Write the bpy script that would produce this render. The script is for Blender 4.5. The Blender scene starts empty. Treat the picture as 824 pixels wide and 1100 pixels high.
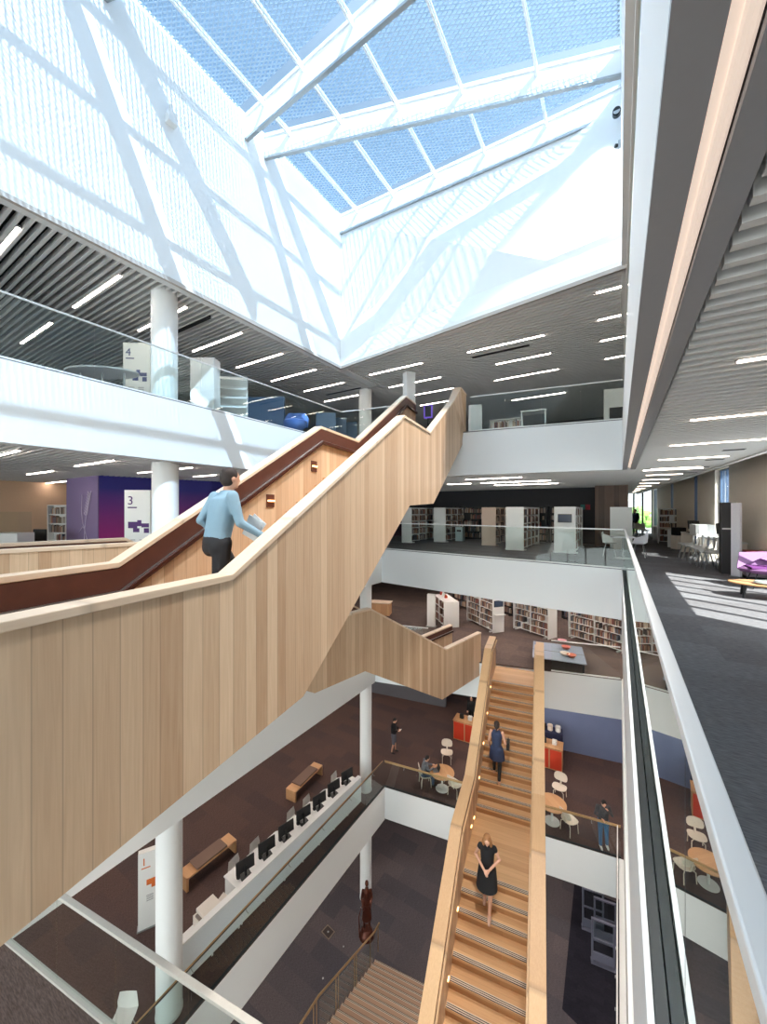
import bpy, bmesh, math, random
from mathutils import Vector, Matrix
random.seed(7)
sc = bpy.context.scene
COL = sc.collection
PI = math.pi
F = 405.0; H0 = 548.0; CZ = 1.65            # focal length (px), horizon row, eye height
A0 = math.radians(31.9)
FWD = Vector((-math.sin(A0), math.cos(A0), 0)); RGT = Vector((math.cos(A0), math.sin(A0), 0))
Z4, Z3, Z2, Z1, Z0 = 4.16, 0.0, -4.16, -10.35, -14.95

def D(u, depth):
    p = (FWD + RGT * ((u - 412) / F)) * depth
    return (p.x, p.y)
def P(u, v, z):                              # where the sight line through a measured point meets height z
    d = F * (CZ - z) / (v - H0)
    x, y = D(u, d)
    return Vector((x, y, z))
def onX(u, x):                               # y of the sight column u on plane x
    r = (u - 412) / F
    k = x / (FWD.x + RGT.x * r)
    return (FWD.y + RGT.y * r) * k

# ---------------------------------------------------------------- materials
MATS = {}
def lin(c):
    return tuple(((x / 255) / 12.92 if x / 255 <= .04045 else ((x / 255 + .055) / 1.055) ** 2.4) for x in c) + (1,)
def nodes(name):
    m = bpy.data.materials.new(name); m.use_nodes = True
    nt = m.node_tree; b = nt.nodes['Principled BSDF']
    return m, nt, b
def N(nt, t, **kw):
    n = nt.nodes.new(t)
    for k, v in kw.items(): setattr(n, k, v)
    return n
def mat(name, c, rough=.6, metal=0, noise=.06, scale=30, emit=None, es=0, spec=None):
    if name in MATS: return MATS[name]
    m, nt, b = nodes(name)
    c = lin(c)
    tc = N(nt, 'ShaderNodeTexCoord'); nz = N(nt, 'ShaderNodeTexNoise')
    nz.inputs['Scale'].default_value = scale; nz.inputs['Detail'].default_value = 3
    nt.links.new(tc.outputs['Object'], nz.inputs['Vector'])
    mx = N(nt, 'ShaderNodeMix', data_type='RGBA')
    mx.inputs[6].default_value = tuple(x * (1 - noise) for x in c[:3]) + (1,)
    mx.inputs[7].default_value = tuple(min(1, x * (1 + noise)) for x in c[:3]) + (1,)
    nt.links.new(nz.outputs['Fac'], mx.inputs[0]); nt.links.new(mx.outputs[2], b.inputs['Base Color'])
    b.inputs['Roughness'].default_value = rough; b.inputs['Metallic'].default_value = metal
    if spec is not None: b.inputs['Specular IOR Level'].default_value = spec
    if emit:
        b.inputs['Emission Color'].default_value = lin(emit); b.inputs['Emission Strength'].default_value = es
    MATS[name] = m
    return m
def carpet(name, c1, c2, tile=.6, rough=.95):
    m, nt, b = nodes(name)
    tc = N(nt, 'ShaderNodeTexCoord')
    ck = N(nt, 'ShaderNodeTexBrick'); ck.offset = .5
    ck.inputs['Scale'].default_value = 1; ck.inputs['Mortar Size'].default_value = 0
    ck.inputs['Brick Width'].default_value = tile * 2; ck.inputs['Row Height'].default_value = tile
    ck.inputs['Color1'].default_value = lin(c1); ck.inputs['Color2'].default_value = lin(c2); ck.inputs['Mortar'].default_value = lin(c1)
    nt.links.new(tc.outputs['Object'], ck.inputs['Vector'])
    mp = N(nt, 'ShaderNodeMapping'); mp.inputs['Scale'].default_value = (14, 90, 60)
    nt.links.new(tc.outputs['Object'], mp.inputs['Vector'])
    nz = N(nt, 'ShaderNodeTexNoise'); nz.inputs['Scale'].default_value = 1; nz.inputs['Detail'].default_value = 4
    nt.links.new(mp.outputs[0], nz.inputs['Vector'])
    mx = N(nt, 'ShaderNodeMix', data_type='RGBA', blend_type='MULTIPLY'); mx.inputs[0].default_value = 1
    rp = N(nt, 'ShaderNodeValToRGB'); rp.color_ramp.elements[0].position = .3; rp.color_ramp.elements[1].position = .7
    rp.color_ramp.elements[0].color = (.62, .62, .62, 1); rp.color_ramp.elements[1].color = (1.25, 1.25, 1.25, 1)
    nt.links.new(nz.outputs['Fac'], rp.inputs[0]); nt.links.new(ck.outputs['Color'], mx.inputs[6]); nt.links.new(rp.outputs[0], mx.inputs[7])
    nt.links.new(mx.outputs[2], b.inputs['Base Color']); b.inputs['Roughness'].default_value = rough
    b.inputs['Specular IOR Level'].default_value = .15
    MATS[name] = m
    return m
def wood(name, dark, light, width=.14, axis='X', grain='Z', rough=.45, groove=.35, rnd=.75):
    """boards side by side along axis, grain running along grain"""
    m, nt, b = nodes(name)
    tc = N(nt, 'ShaderNodeTexCoord'); sp = N(nt, 'ShaderNodeSeparateXYZ')
    nt.links.new(tc.outputs['Object'], sp.inputs[0])
    dv = N(nt, 'ShaderNodeMath', operation='DIVIDE'); dv.inputs[1].default_value = width
    nt.links.new(sp.outputs[axis], dv.inputs[0])
    vo = N(nt, 'ShaderNodeTexVoronoi', voronoi_dimensions='1D'); vo.inputs['Scale'].default_value = 1; vo.inputs['Randomness'].default_value = rnd
    ve = N(nt, 'ShaderNodeTexVoronoi', voronoi_dimensions='1D', feature='DISTANCE_TO_EDGE'); ve.inputs['Scale'].default_value = 1; ve.inputs['Randomness'].default_value = rnd
    nt.links.new(dv.outputs[0], vo.inputs['W']); nt.links.new(dv.outputs[0], ve.inputs['W'])
    sc_ = {'X': 45, 'Y': 45, 'Z': 45}; sc_[grain] = 1.6
    mp = N(nt, 'ShaderNodeMapping'); mp.inputs['Scale'].default_value = (sc_['X'], sc_['Y'], sc_['Z'])
    ad = N(nt, 'ShaderNodeVectorMath', operation='MULTIPLY_ADD'); ad.inputs[1].default_value = (3, 3, 3)
    nt.links.new(vo.outputs['Color'], ad.inputs[0]); nt.links.new(tc.outputs['Object'], ad.inputs[2]); nt.links.new(ad.outputs[0], mp.inputs['Vector'])
    nz = N(nt, 'ShaderNodeTexNoise'); nz.inputs['Scale'].default_value = 1; nz.inputs['Detail'].default_value = 4; nz.inputs['Distortion'].default_value = .8
    nt.links.new(mp.outputs[0], nz.inputs['Vector'])
    sx = N(nt, 'ShaderNodeSeparateColor'); nt.links.new(vo.outputs['Color'], sx.inputs[0])
    a1 = N(nt, 'ShaderNodeMath', operation='MULTIPLY_ADD'); a1.inputs[1].default_value = .62; a1.inputs[2].default_value = -.05
    nt.links.new(sx.outputs[0], a1.inputs[0])
    a2 = N(nt, 'ShaderNodeMath', operation='MULTIPLY_ADD'); a2.inputs[1].default_value = .65
    nt.links.new(nz.outputs['Fac'], a2.inputs[0]); nt.links.new(a1.outputs[0], a2.inputs[2])
    mx = N(nt, 'ShaderNodeMix', data_type='RGBA'); mx.inputs[6].default_value = lin(dark); mx.inputs[7].default_value = lin(light)
    nt.links.new(a2.outputs[0], mx.inputs[0])
    gr = N(nt, 'ShaderNodeMapRange'); gr.inputs['From Max'].default_value = .035; gr.inputs['To Min'].default_value = 1 - groove; gr.inputs['To Max'].default_value = 1
    nt.links.new(ve.outputs['Distance'], gr.inputs['Value'])
    m2 = N(nt, 'ShaderNodeMix', data_type='RGBA', blend_type='MULTIPLY'); m2.inputs[0].default_value = 1
    nt.links.new(mx.outputs[2], m2.inputs[6]); nt.links.new(gr.outputs[0], m2.inputs[7])
    nt.links.new(m2.outputs[2], b.inputs['Base Color']); b.inputs['Roughness'].default_value = rough
    MATS[name] = m
    return m
def glass(name, tint=(.93, .965, .955), gain=1.0, haze=0.0):
    m, nt, b = nodes(name); nt.nodes.remove(b)
    out = nt.nodes['Material Output']
    tr = N(nt, 'ShaderNodeBsdfTransparent'); tr.inputs[0].default_value = tint + (1,)
    gl = N(nt, 'ShaderNodeBsdfGlossy'); gl.inputs['Roughness'].default_value = .0; gl.inputs['Color'].default_value = (.95, 1, .98, 1)
    fr = N(nt, 'ShaderNodeFresnel'); fr.inputs['IOR'].default_value = 1.5
    ge = N(nt, 'ShaderNodeNewGeometry')
    inv = N(nt, 'ShaderNodeMath', operation='SUBTRACT'); inv.inputs[0].default_value = 1; nt.links.new(ge.outputs['Backfacing'], inv.inputs[1])
    mu = N(nt, 'ShaderNodeMath', operation='MULTIPLY'); nt.links.new(fr.outputs[0], mu.inputs[0]); nt.links.new(inv.outputs[0], mu.inputs[1])
    mg = N(nt, 'ShaderNodeMath', operation='MULTIPLY'); mg.inputs[1].default_value = gain; mg.use_clamp = True; nt.links.new(mu.outputs[0], mg.inputs[0])
    mx = N(nt, 'ShaderNodeMixShader'); nt.links.new(mg.outputs[0], mx.inputs[0]); nt.links.new(tr.outputs[0], mx.inputs[1]); nt.links.new(gl.outputs[0], mx.inputs[2])
    nt.links.new(mx.outputs[0], out.inputs['Surface'])
    MATS[name] = m
    return m
def frit(name):
    """ceramic mesh printed on the skylight glass: pale lattice with clear diamond openings"""
    m, nt, b = nodes(name); nt.nodes.remove(b)
    out = nt.nodes['Material Output']
    tc = N(nt, 'ShaderNodeTexCoord'); mp = N(nt, 'ShaderNodeMapping')
    mp.inputs['Scale'].default_value = (1 / .19, 1 / .095, 1)
    nt.links.new(tc.outputs['Object'], mp.inputs[0])
    sp = N(nt, 'ShaderNodeSeparateXYZ'); nt.links.new(mp.outputs[0], sp.inputs[0])
    def wave(op, ph):
        s = N(nt, 'ShaderNodeMath', operation=op); nt.links.new(sp.outputs[0], s.inputs[0]); nt.links.new(sp.outputs[1], s.inputs[1])
        f = N(nt, 'ShaderNodeMath', operation='FRACT'); nt.links.new(s.outputs[0], f.inputs[0])
        g = N(nt, 'ShaderNodeMath', operation='LESS_THAN'); g.inputs[1].default_value = .34; nt.links.new(f.outputs[0], g.inputs[0])
        return g
    a, c = wave('ADD', 0), wave('SUBTRACT', 0)
    mxm = N(nt, 'ShaderNodeMath', operation='MAXIMUM'); nt.links.new(a.outputs[0], mxm.inputs[0]); nt.links.new(c.outputs[0], mxm.inputs[1])
    tr = N(nt, 'ShaderNodeBsdfTransparent'); tr.inputs[0].default_value = (.9, .95, .98, 1)
    df = N(nt, 'ShaderNodeBsdfTranslucent'); df.inputs[0].default_value = (.40, .48, .56, 1)
    d2 = N(nt, 'ShaderNodeBsdfDiffuse'); d2.inputs[0].default_value = (.5, .58, .64, 1)
    m0 = N(nt, 'ShaderNodeMixShader'); m0.inputs[0].default_value = .35; nt.links.new(df.outputs[0], m0.inputs[1]); nt.links.new(d2.outputs[0], m0.inputs[2])
    mx = N(nt, 'ShaderNodeMixShader'); nt.links.new(mxm.outputs[0], mx.inputs[0]); nt.links.new(tr.outputs[0], mx.inputs[1]); nt.links.new(m0.outputs[0], mx.inputs[2])
    nt.links.new(mx.outputs[0], out.inputs['Surface'])
    MATS[name] = m
    return m

WHITE = mat('white_paint', (236, 238, 238), .55, noise=.01)
WHITE2 = mat('white_enamel', (232, 232, 230), .3, noise=.01)
BEIGE = mat('beige_plaster', (240, 230, 216), .7, noise=.03, scale=4)
DGREY = mat('soffit_grey', (158, 159, 163), .45, noise=.03)
SLAT = mat('slat_grey', (226, 225, 224), .45, noise=.03)
BLACK = mat('plenum_black', (48, 48, 50), .9)
DARKW = mat('dark_wall', (30, 30, 38), .6, noise=.1)
TRIMM = mat('trim_warm_grey', (188, 180, 172), .5)
STEEL = mat('brushed_steel', (176, 178, 178), .3, .9)
DSTEEL = mat('dark_channel', (40, 46, 48), .35, .4)
RED = mat('red_laminate', (214, 66, 40), .45)
PURPLEF = mat('purple_felt', (116, 82, 120), 1, spec=.1)
PLASTIC = mat('white_plastic', (226, 224, 220), .4)
BLK = mat('black_plastic', (22, 23, 26), .4)
SCREEN = mat('screen_glass', (60, 74, 96), .15)
BRONZE = mat('bronze_tube', (176, 140, 98), .35, .5)
SKIN = mat('skin', (214, 164, 138), .6)
BROWNC = mat('brown_cushion', (122, 98, 86), .9, noise=.15, scale=60)
MAHOG = mat('mahogany_rail', (84, 48, 38), .4, noise=.3, scale=8)
HANDR = mat('handrail_dark', (64, 34, 28), .25)
GREENC = mat('leaf_green', (110, 150, 70), .8, noise=.4, scale=3)
W_PANEL = wood('oak_boards', (168, 132, 101), (218, 192, 162), .15, 'X', 'Z', groove=.35)
W_CAP = wood('oak_cap', (206, 180, 152), (234, 214, 192), 1.7, 'X', 'X', groove=.25)
W_CAPM = wood('oak_cap_amber', (180, 140, 98), (212, 176, 134), 1.7, 'X', 'X', groove=.3)
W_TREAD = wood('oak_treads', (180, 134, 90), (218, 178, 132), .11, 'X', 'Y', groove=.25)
W_TABLE = wood('oak_table', (186, 134, 90), (214, 168, 122), .3, 'X', 'Y', groove=.1)
W_DARKP = wood('walnut_boards', (66, 46, 38), (128, 98, 80), .2, 'X', 'Z', groove=.5)
W_RETURN = wood('return_treads', (150, 116, 94), (186, 152, 126), .3, 'X', 'Y', groove=.2)
C_L3 = carpet('carpet_grey', (122, 121, 125), (108, 105, 108), .5)
C_L2 = carpet('carpet_brown', (108, 92, 86), (94, 82, 80), .6)
C_L1 = carpet('carpet_umber', (94, 74, 69), (82, 68, 67), .6)
C_L0 = carpet('slate_tiles', (100, 91, 93), (82, 78, 84), .7)
MAT_RIB = carpet('entry_mat', (40, 39, 48), (34, 33, 42), .2)
GLASS = glass('rail_glass')
GLASSN = glass('near_rail_glass', (.88, .93, .92), 1.5)
SKYG = glass('skylight_glass', (.62, .70, .78), .5)
FRIT = frit('frit_mesh')
LAMP = mat('lamp_warm', (255, 236, 214), .5, emit=(255, 240, 224), es=24.0)
LAMP3 = mat('lamp_soft', (255, 240, 228), .5, emit=(255, 234, 212), es=9)
LAMP2 = mat('lamp_fill', (255, 240, 228), .5, emit=(255, 240, 228), es=48)
COVE = mat('cove_warm', (225, 212, 200), .5, emit=(255, 232, 214), es=.45)
STEPL = mat('step_light', (255, 214, 150), .5, emit=(255, 190, 120), es=5)

# ---------------------------------------------------------------- mesh builder
class MB:
    def __init__(s): s.v = []; s.f = []; s.m = []
    def add(s, vs, fs, m=0):
        b = len(s.v); s.v += [tuple(x) for x in vs]; s.f += [tuple(i + b for i in f) for f in fs]; s.m += [m] * len(fs)
    def bx(s, x0, x1, y0, y1, z0, z1, m=0):
        s.add([(x0, y0, z0), (x1, y0, z0), (x1, y1, z0), (x0, y1, z0), (x0, y0, z1), (x1, y0, z1), (x1, y1, z1), (x0, y1, z1)],
              [(0, 3, 2, 1), (4, 5, 6, 7), (0, 1, 5, 4), (1, 2, 6, 5), (2, 3, 7, 6), (3, 0, 4, 7)], m)
    def box(s, c, sz, rz=0, m=0, rx=0, ry=0):
        R = Matrix.Rotation(rz, 3, 'Z') @ Matrix.Rotation(ry, 3, 'Y') @ Matrix.Rotation(rx, 3, 'X')
        vs = []
        for k in (-.5, .5):
            for (i, j) in ((-.5, -.5), (.5, -.5), (.5, .5), (-.5, .5)):
                vs.append(Vector(c) + R @ Vector((i * sz[0], j * sz[1], k * sz[2])))
        s.add(vs, [(0, 3, 2, 1), (4, 5, 6, 7), (0, 1, 5, 4), (1, 2, 6, 5), (2, 3, 7, 6), (3, 0, 4, 7)], m)
    def plate(s, pts, off, m=0):
        """polygon pts extruded by vector off"""
        n = len(pts); a = [Vector(p) for p in pts]; b = [p + Vector(off) for p in a]
        s.add(a + b, [tuple(range(n))[::-1], tuple(range(n, 2 * n))] + [(i, (i + 1) % n, (i + 1) % n + n, i + n) for i in range(n)], m)
    def poly(s, xy, z0, z1, m=0):
        s.plate([(p[0], p[1], z0) for p in xy], (0, 0, z1 - z0), m)
    def cyl(s, p0, p1, r0, r1=None, n=12, m=0):
        r1 = r0 if r1 is None else r1
        p0, p1 = Vector(p0), Vector(p1); d = (p1 - p0).normalized()
        a = d.orthogonal().normalized(); b = d.cross(a)
        vs = [p + (a * math.cos(2 * PI * i / n) + b * math.sin(2 * PI * i / n)) * r for p, r in ((p0, r0), (p1, r1)) for i in range(n)]
        s.add(vs, [tuple(range(n))[::-1], tuple(range(n, 2 * n))] + [(i, (i + 1) % n, (i + 1) % n + n, i + n) for i in range(n)], m)
    def tube(s, pts, r, n=8, m=0):
        pts = [Vector(p) for p in pts]; k = len(pts)
        rings = []; ref = None
        for i, p in enumerate(pts):
            d = (pts[min(i + 1, k - 1)] - pts[max(i - 1, 0)]).normalized()
            if ref is None: ref = d.orthogonal().normalized()
            a = (ref - d * ref.dot(d)).normalized(); ref = a; b = d.cross(a)
            rr = r[i] if isinstance(r, (list, tuple)) else r
            rings += [p + (a * math.cos(2 * PI * j / n) + b * math.sin(2 * PI * j / n)) * rr for j in range(n)]
        fs = [tuple(range(n))[::-1], tuple(range((k - 1) * n, k * n))]
        for i in range(k - 1):
            fs += [(i * n + j, i * n + (j + 1) % n, (i + 1) * n + (j + 1) % n, (i + 1) * n + j) for j in range(n)]
        s.add(rings, fs, m)
    def loft(s, rings, n=16, m=0):
        """rings: (centre, rx, ry[, rz angle]) stacked, closed ends"""
        vs = []
        for rg in rings:
            c, rx, ry = Vector(rg[0]), rg[1], rg[2]; a = rg[3] if len(rg) > 3 else 0
            for j in range(n):
                x, y = rx * math.cos(2 * PI * j / n), ry * math.sin(2 * PI * j / n)
                vs.append(c + Vector((x * math.cos(a) - y * math.sin(a), x * math.sin(a) + y * math.cos(a), 0)))
        k = len(rings)
        fs = [tuple(range(n))[::-1], tuple(range((k - 1) * n, k * n))]
        for i in range(k - 1):
            fs += [(i * n + j, i * n + (j + 1) % n, (i + 1) * n + (j + 1) % n, (i + 1) * n + j) for j in range(n)]
        s.add(vs, fs, m)
    def ell(s, c, r, n=14, k=9, m=0, M=None):
        vs = []; c = Vector(c)
        for i in range(1, k):
            t = PI * i / k
            for j in range(n):
                q = Vector((r[0] * math.sin(t) * math.cos(2 * PI * j / n), r[1] * math.sin(t) * math.sin(2 * PI * j / n), r[2] * math.cos(t)))
                vs.append(c + (M @ q if M else q))
        top = Vector((0, 0, r[2])); bot = Vector((0, 0, -r[2]))
        vs += [c + (M @ top if M else top), c + (M @ bot if M else bot)]
        T, B = len(vs) - 2, len(vs) - 1
        fs = [(i * n + j, (i + 1) * n + j, (i + 1) * n + (j + 1) % n, i * n + (j + 1) % n) for i in range(k - 2) for j in range(n)]
        fs += [(T, j, (j + 1) % n) for j in range(n)] + [(B, (k - 2) * n + (j + 1) % n, (k - 2) * n + j) for j in range(n)]
        s.add(vs, fs, m)
    def build(s, name, mats, parent=None, smooth=False, bevel=0, fix=True, loc=None, rz=0):
        me = bpy.data.meshes.new(name); me.from_pydata(s.v, [], s.f)
        mats = mats if isinstance(mats, (list, tuple)) else [mats]
        for x in mats: me.materials.append(x)
        me.polygons.foreach_set('material_index', s.m)
        if fix:
            bm = bmesh.new(); bm.from_mesh(me); bmesh.ops.recalc_face_normals(bm, faces=bm.faces[:]); bm.to_mesh(me); bm.free()
        if smooth:
            me.polygons.foreach_set('use_smooth', [True] * len(me.polygons))
            me.set_sharp_from_angle(angle=math.radians(40))
        me.update()
        o = bpy.data.objects.new(name, me); COL.objects.link(o)
        if parent: o.parent = parent
        if loc is not None: o.location = loc
        o.rotation_euler.z = rz
        if bevel:
            b = o.modifiers.new('bevel', 'BEVEL'); b.width = bevel; b.segments = 2; b.limit_method = 'ANGLE'; b.angle_limit = math.radians(50)
        return o

def tag(o, label=None, cat=None, group=None, kind=None):
    if label: o['label'] = label
    if cat: o['category'] = cat
    if group: o['group'] = group
    if kind: o['kind'] = kind
    return o
def thing(name, label, cat, loc=(0, 0, 0), rz=0, group=None):
    o = bpy.data.objects.new(name, None); COL.objects.link(o)
    o.location = loc; o.rotation_euler.z = rz; o.empty_display_size = .2
    return tag(o, label, cat, group)
def struct(mb, name, mats, **kw):
    return tag(mb.build(name, mats, **kw), kind='structure')
def copy_tree(o, parent=None):
    c = o.copy(); COL.objects.link(c)
    if parent: c.parent = parent
    for ch in list(o.children): copy_tree(ch, c)
    return c
def text(name, body, size, mt, parent, loc, rot, ext=.003, align='LEFT'):
    cu = bpy.data.curves.new(name, 'FONT'); cu.body = body; cu.size = size; cu.extrude = ext; cu.align_x = align
    cu.materials.append(mt)
    o0 = bpy.data.objects.new(name, cu); COL.objects.link(o0); dg = bpy.context.evaluated_depsgraph_get()
    me = bpy.data.meshes.new_from_object(o0.evaluated_get(dg)); bpy.data.objects.remove(o0)
    o = bpy.data.objects.new(name, me); COL.objects.link(o); o.parent = parent; o.location = loc; o.rotation_euler = rot
    return o
# ---------------------------------------------------------------- plan geometry (metres; z = 0 is the floor the photographer stands on)
def heading(u): return math.radians(121.9) - math.atan((u - 412) / F)
TS, TP = heading(582), heading(789)          # the long stairs and the middle stair run in these directions
TL, TR = Vector((math.cos(TS), math.sin(TS), 0)), Vector((math.sin(TS), -math.cos(TS), 0))
def S(t, y, z=0): return TL * t + Vector((-math.sin(TS), math.cos(TS), 0)) * y + Vector((0, 0, z))
LX = -8.6
def ln(p, q): return lambda x: p[1] + (q[1] - p[1]) * (x - p[0]) / (q[0] - p[0])
a4 = Vector((*D(666, 10.43), 0)); B4 = ln(a4, a4 - TR)
B3 = ln(D(666, 10.6), D(411.6, 16.14))
B2 = ln(P(585.7, 720.3, Z2), P(665, 730, Z2))
B1 = ln(P(413, 845, Z1), P(663.5, 921.4, Z1))
ZC3 = CZ + 1.12; ZC4 = CZ + 5.15; ZS = CZ + 10.46
def wallx(y): return 3.1 if y < 11.5 else 3.09 - (y - 11.5) * .057
def ceilx(y): return 2.33 - (y - 9.67) * .058

# ---------------------------------------------------------------- floors, slab edges, ceilings
def level(n, z, back, rx, cm, ybk, ynear=-9, xr=3.4, thick=.45, fh=1.4, xleft=-20.3):
    m = MB()                                  # finished floor + structure, carpet on top
    e = .3
    for mt, za, zb, dx in ((0, z - .02, z, 0), (1, z - thick, z - .02, 0)):
        m.poly([(xleft, -9), (LX - .02, -9), (LX - .02, ybk), (xleft, ybk)], za, zb, mt)
        m.poly([(rx + .1, -9), (xr, -9), (xr, ybk), (rx + .1, ybk)], za, zb, mt)
        m.poly([(LX - .02, back(LX) + .02), (rx + .1, back(rx + .1) + .02), (rx + .1, ybk), (LX - .02, ybk)], za, zb, mt)
        if ynear > -9: m.poly([(LX - .02, -9), (rx + .1, -9), (rx + .1, ynear), (LX - .02, ynear)], za, zb, mt)
    struct(m, 'floor_' + n, [cm, WHITE])
    m = MB()
    m.bx(LX - e, LX, -9, back(LX), z - fh, z - .02); m.bx(LX - .1, LX, -9, back(LX) + .02, z - .02, z, 1)
    struct(m, 'trim_%s_left_slab_edge' % n, [WHITE, cm])
    m = MB()
    m.poly([(LX - e, back(LX) - .0), (rx, back(rx)), (rx, back(rx) + e), (LX - e, back(LX) + e)], z - fh, z - .02); m.poly([(LX, back(LX)), (rx, back(rx)), (rx, back(rx) + .08), (LX, back(LX) + .08)], z - .02, z, 1)
    struct(m, 'trim_%s_back_slab_edge' % n, [WHITE, cm])
level('four', Z4, B4, .099, C_L3, 27, fh=1.39)
level('three', Z3, B3, .08, C_L3, 32, fh=1.43, xr=3.4)
level('two', Z2, B2, .1, C_L2, 30, fh=1.36)
level('one', Z1, B1, .03, C_L1, 30, fh=1.42)
m = MB(); m.bx(-20.3, 3.4, -9, 30, Z0 - .3, Z0); struct(m, 'floor_zero', C_L0)
# right slab edges
m = MB(); m.bx(.099, .109, -9, B4(.1) + .3, ZC3 + .02, Z4); m.bx(.099, .21, -9, B4(.1), ZC3 + .02 - .03, ZC3 + .02, 1)
m.bx(.288, .389, -9, B4(.1), ZC3 - .01, ZC3 + .02, 1); m.bx(.2, .21, -9, B4(.1), ZC3, ZC3 + .16, 1); m.bx(.379, .389, -9, B4(.1), ZC3, ZC3 + .5, 1)

struct(m, 'trim_bulkhead', [WHITE, DGREY])
m = MB(); m.bx(.212, .287, -8, B4(.1) - .05, ZC3 + .05, ZC3 + .06); m.tube([(.268, -8, ZC3 + .045), (.268, B4(.1) - .1, ZC3 + .045)], .02, 10, 1)
o = m.build('cove_light', [COVE, COVE]); tag(o, 'long warm cove light running in the grey bulkhead slot overhead', 'light')
m = MB(); m.bx(.08, .09, -9, B3(.08), Z3 - 1.43, Z3 + .004); m.bx(.08, .2, -9, B3(.08), Z3 - 1.43, Z3 - 1.40); struct(m, 'trim_three_right_slab_edge', WHITE)
m = MB(); m.bx(.10, .3, -9, B2(.1), Z2 - 1.36, Z2 + .002); struct(m, 'trim_two_right_slab_edge', WHITE)
m = MB(); m.bx(.03, .3, -9, B1(.03), Z1 - 1.42, Z1 + .002); struct(m, 'trim_one_right_slab_edge', WHITE)
# near edge of level two (seen low on the left)
n0, n1 = S(2.72, 7.6), S(2.72, -.6)
m = MB()
q0, q1, q2, q3 = S(2.72, 9.5), S(2.72, 0), S(-6, 0), S(-6, 9.5)
m.poly([(q.x, q.y) for q in (q0, q1, q2, q3)], Z2 - .02, Z2, 0); m.poly([(q.x, q.y) for q in (q0, q1, q2, q3)], Z2 - 1.2, Z2 - .02, 1)
struct(m, 'floor_two_near', [C_L2, WHITE])

# slatted ceilings
def slats(name, z, depth, pitch, th, rows, cmat=SLAT):
    m = MB()
    for (y, x0, x1) in rows: m.bx(x0, x1, y - th / 2, y + th / 2, z, z + depth)
    return struct(m, name, cmat, fix=False)
SKA, SKB = D(668, 7.87), D(370.5, 13.28)     # skylight well, lower back edge
SKX = -8.42
SKL = ln(SKA, SKB)
rows = []; y = -3.0
while y < 24:
    if y < SKL(.07) - .05: rows.append((y, -17.8, SKX - .12))
    elif y < SKL(SKX) + .35:
        lo, hi = SKX - .12, SKX - .12
        xb = SKA[0] + (y - .25 - SKA[1]) * (SKB[0] - SKA[0]) / (SKB[1] - SKA[1])
        if xb < .05: rows.append((y, xb, 3.2))
        rows.append((y, -17.8, SKX - .12))
    else: rows.append((y, -17.8, 3.2))
    y += .15
slats('ceiling_four_slats', ZC4, .13, .15, .055, rows)
rows = []; y = 1.0
while y < 31:
    rows.append((y, .41, ceilx(y)))
    yy = y - .35
    if yy > B4(.1): pass
    x_hi = .38
    if yy > B4(x_hi): rows.append((y, -16.9, .40))
    elif yy > B4(LX):
        xb = LX + (yy - B4(LX)) / (B4(0) - B4(LX)) * 8.6
        rows.append((y, -16.9, xb))
    else: rows.append((y, -19.9, LX - .32))
    y += .145
slats('ceiling_three_slats', ZC3, .125, .145, .05, rows)
m = MB()
m.bx(-19.9, LX - .3, -9, 26, ZC3 + .5, ZC3 + .6); m.bx(.39, 3.4, -9, 32, ZC3 + .5, ZC3 + .6); m.poly([(LX - .3, B4(LX) + .3), (.39, B4(.39) + .3), (.39, 32), (LX - .3, 32)], ZC3 + .5, ZC3 + .6)
struct(m, 'ceiling_three_plenum', BLACK)
m = MB()
m.bx(-20, SKX - .35, -9, 27, ZC4 + .45, ZC4 + .6); m.bx(.35, 3.4, -9, 27, ZC4 + .45, ZC4 + .6)
m.poly([(SKX - .35, SKL(SKX) + .3), (.35, SKL(.35) + .3), (.35, 27), (SKX - .35, 27)], ZC4 + .45, ZC4 + .6)
struct(m, 'ceiling_four_plenum', BLACK)
m = MB(); m.bx(-20.3, SKX - .3, -9.3, 27.3, ZC4 + .62, ZC4 + .9); m.bx(.36, 3.7, -9.3, 27.3, ZC4 + .62, ZC4 + .9)
m.poly([(SKX - .3, SKL(SKX) + .3), (.36, SKL(.36) + .3), (.36, 27.3), (SKX - .3, 27.3)], ZC4 + .62, ZC4 + .9)
struct(m, 'ceiling_roof_slab', WHITE)
m = MB(); m.bx(-20, LX - .3, -9, 30, Z3 - 1.0, Z3 - .9); m.poly([(LX - .3, B3(LX) + .3), (.3, B3(.3) + .3), (.3, 30), (LX - .3, 30)], Z3 - 1.0, Z3 - .9); m.bx(.3, 3.4, -9, 30, Z3 - 1, Z3 - .9)
struct(m, 'ceiling_two', mat('ceil_grey', (150, 148, 146), .8))
m = MB(); m.bx(-20, LX - .3, -9, 30, Z2 - 1.0, Z2 - .9); m.poly([(LX - .3, B2(LX) + .3), (.3, B2(.3) + .3), (.3, 30), (LX - .3, 30)], Z2 - 1.0, Z2 - .9); m.bx(.3, 3.4, -9, 30, Z2 - 1, Z2 - .9)
struct(m, 'ceiling_one', MATS['ceil_grey'])
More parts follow.
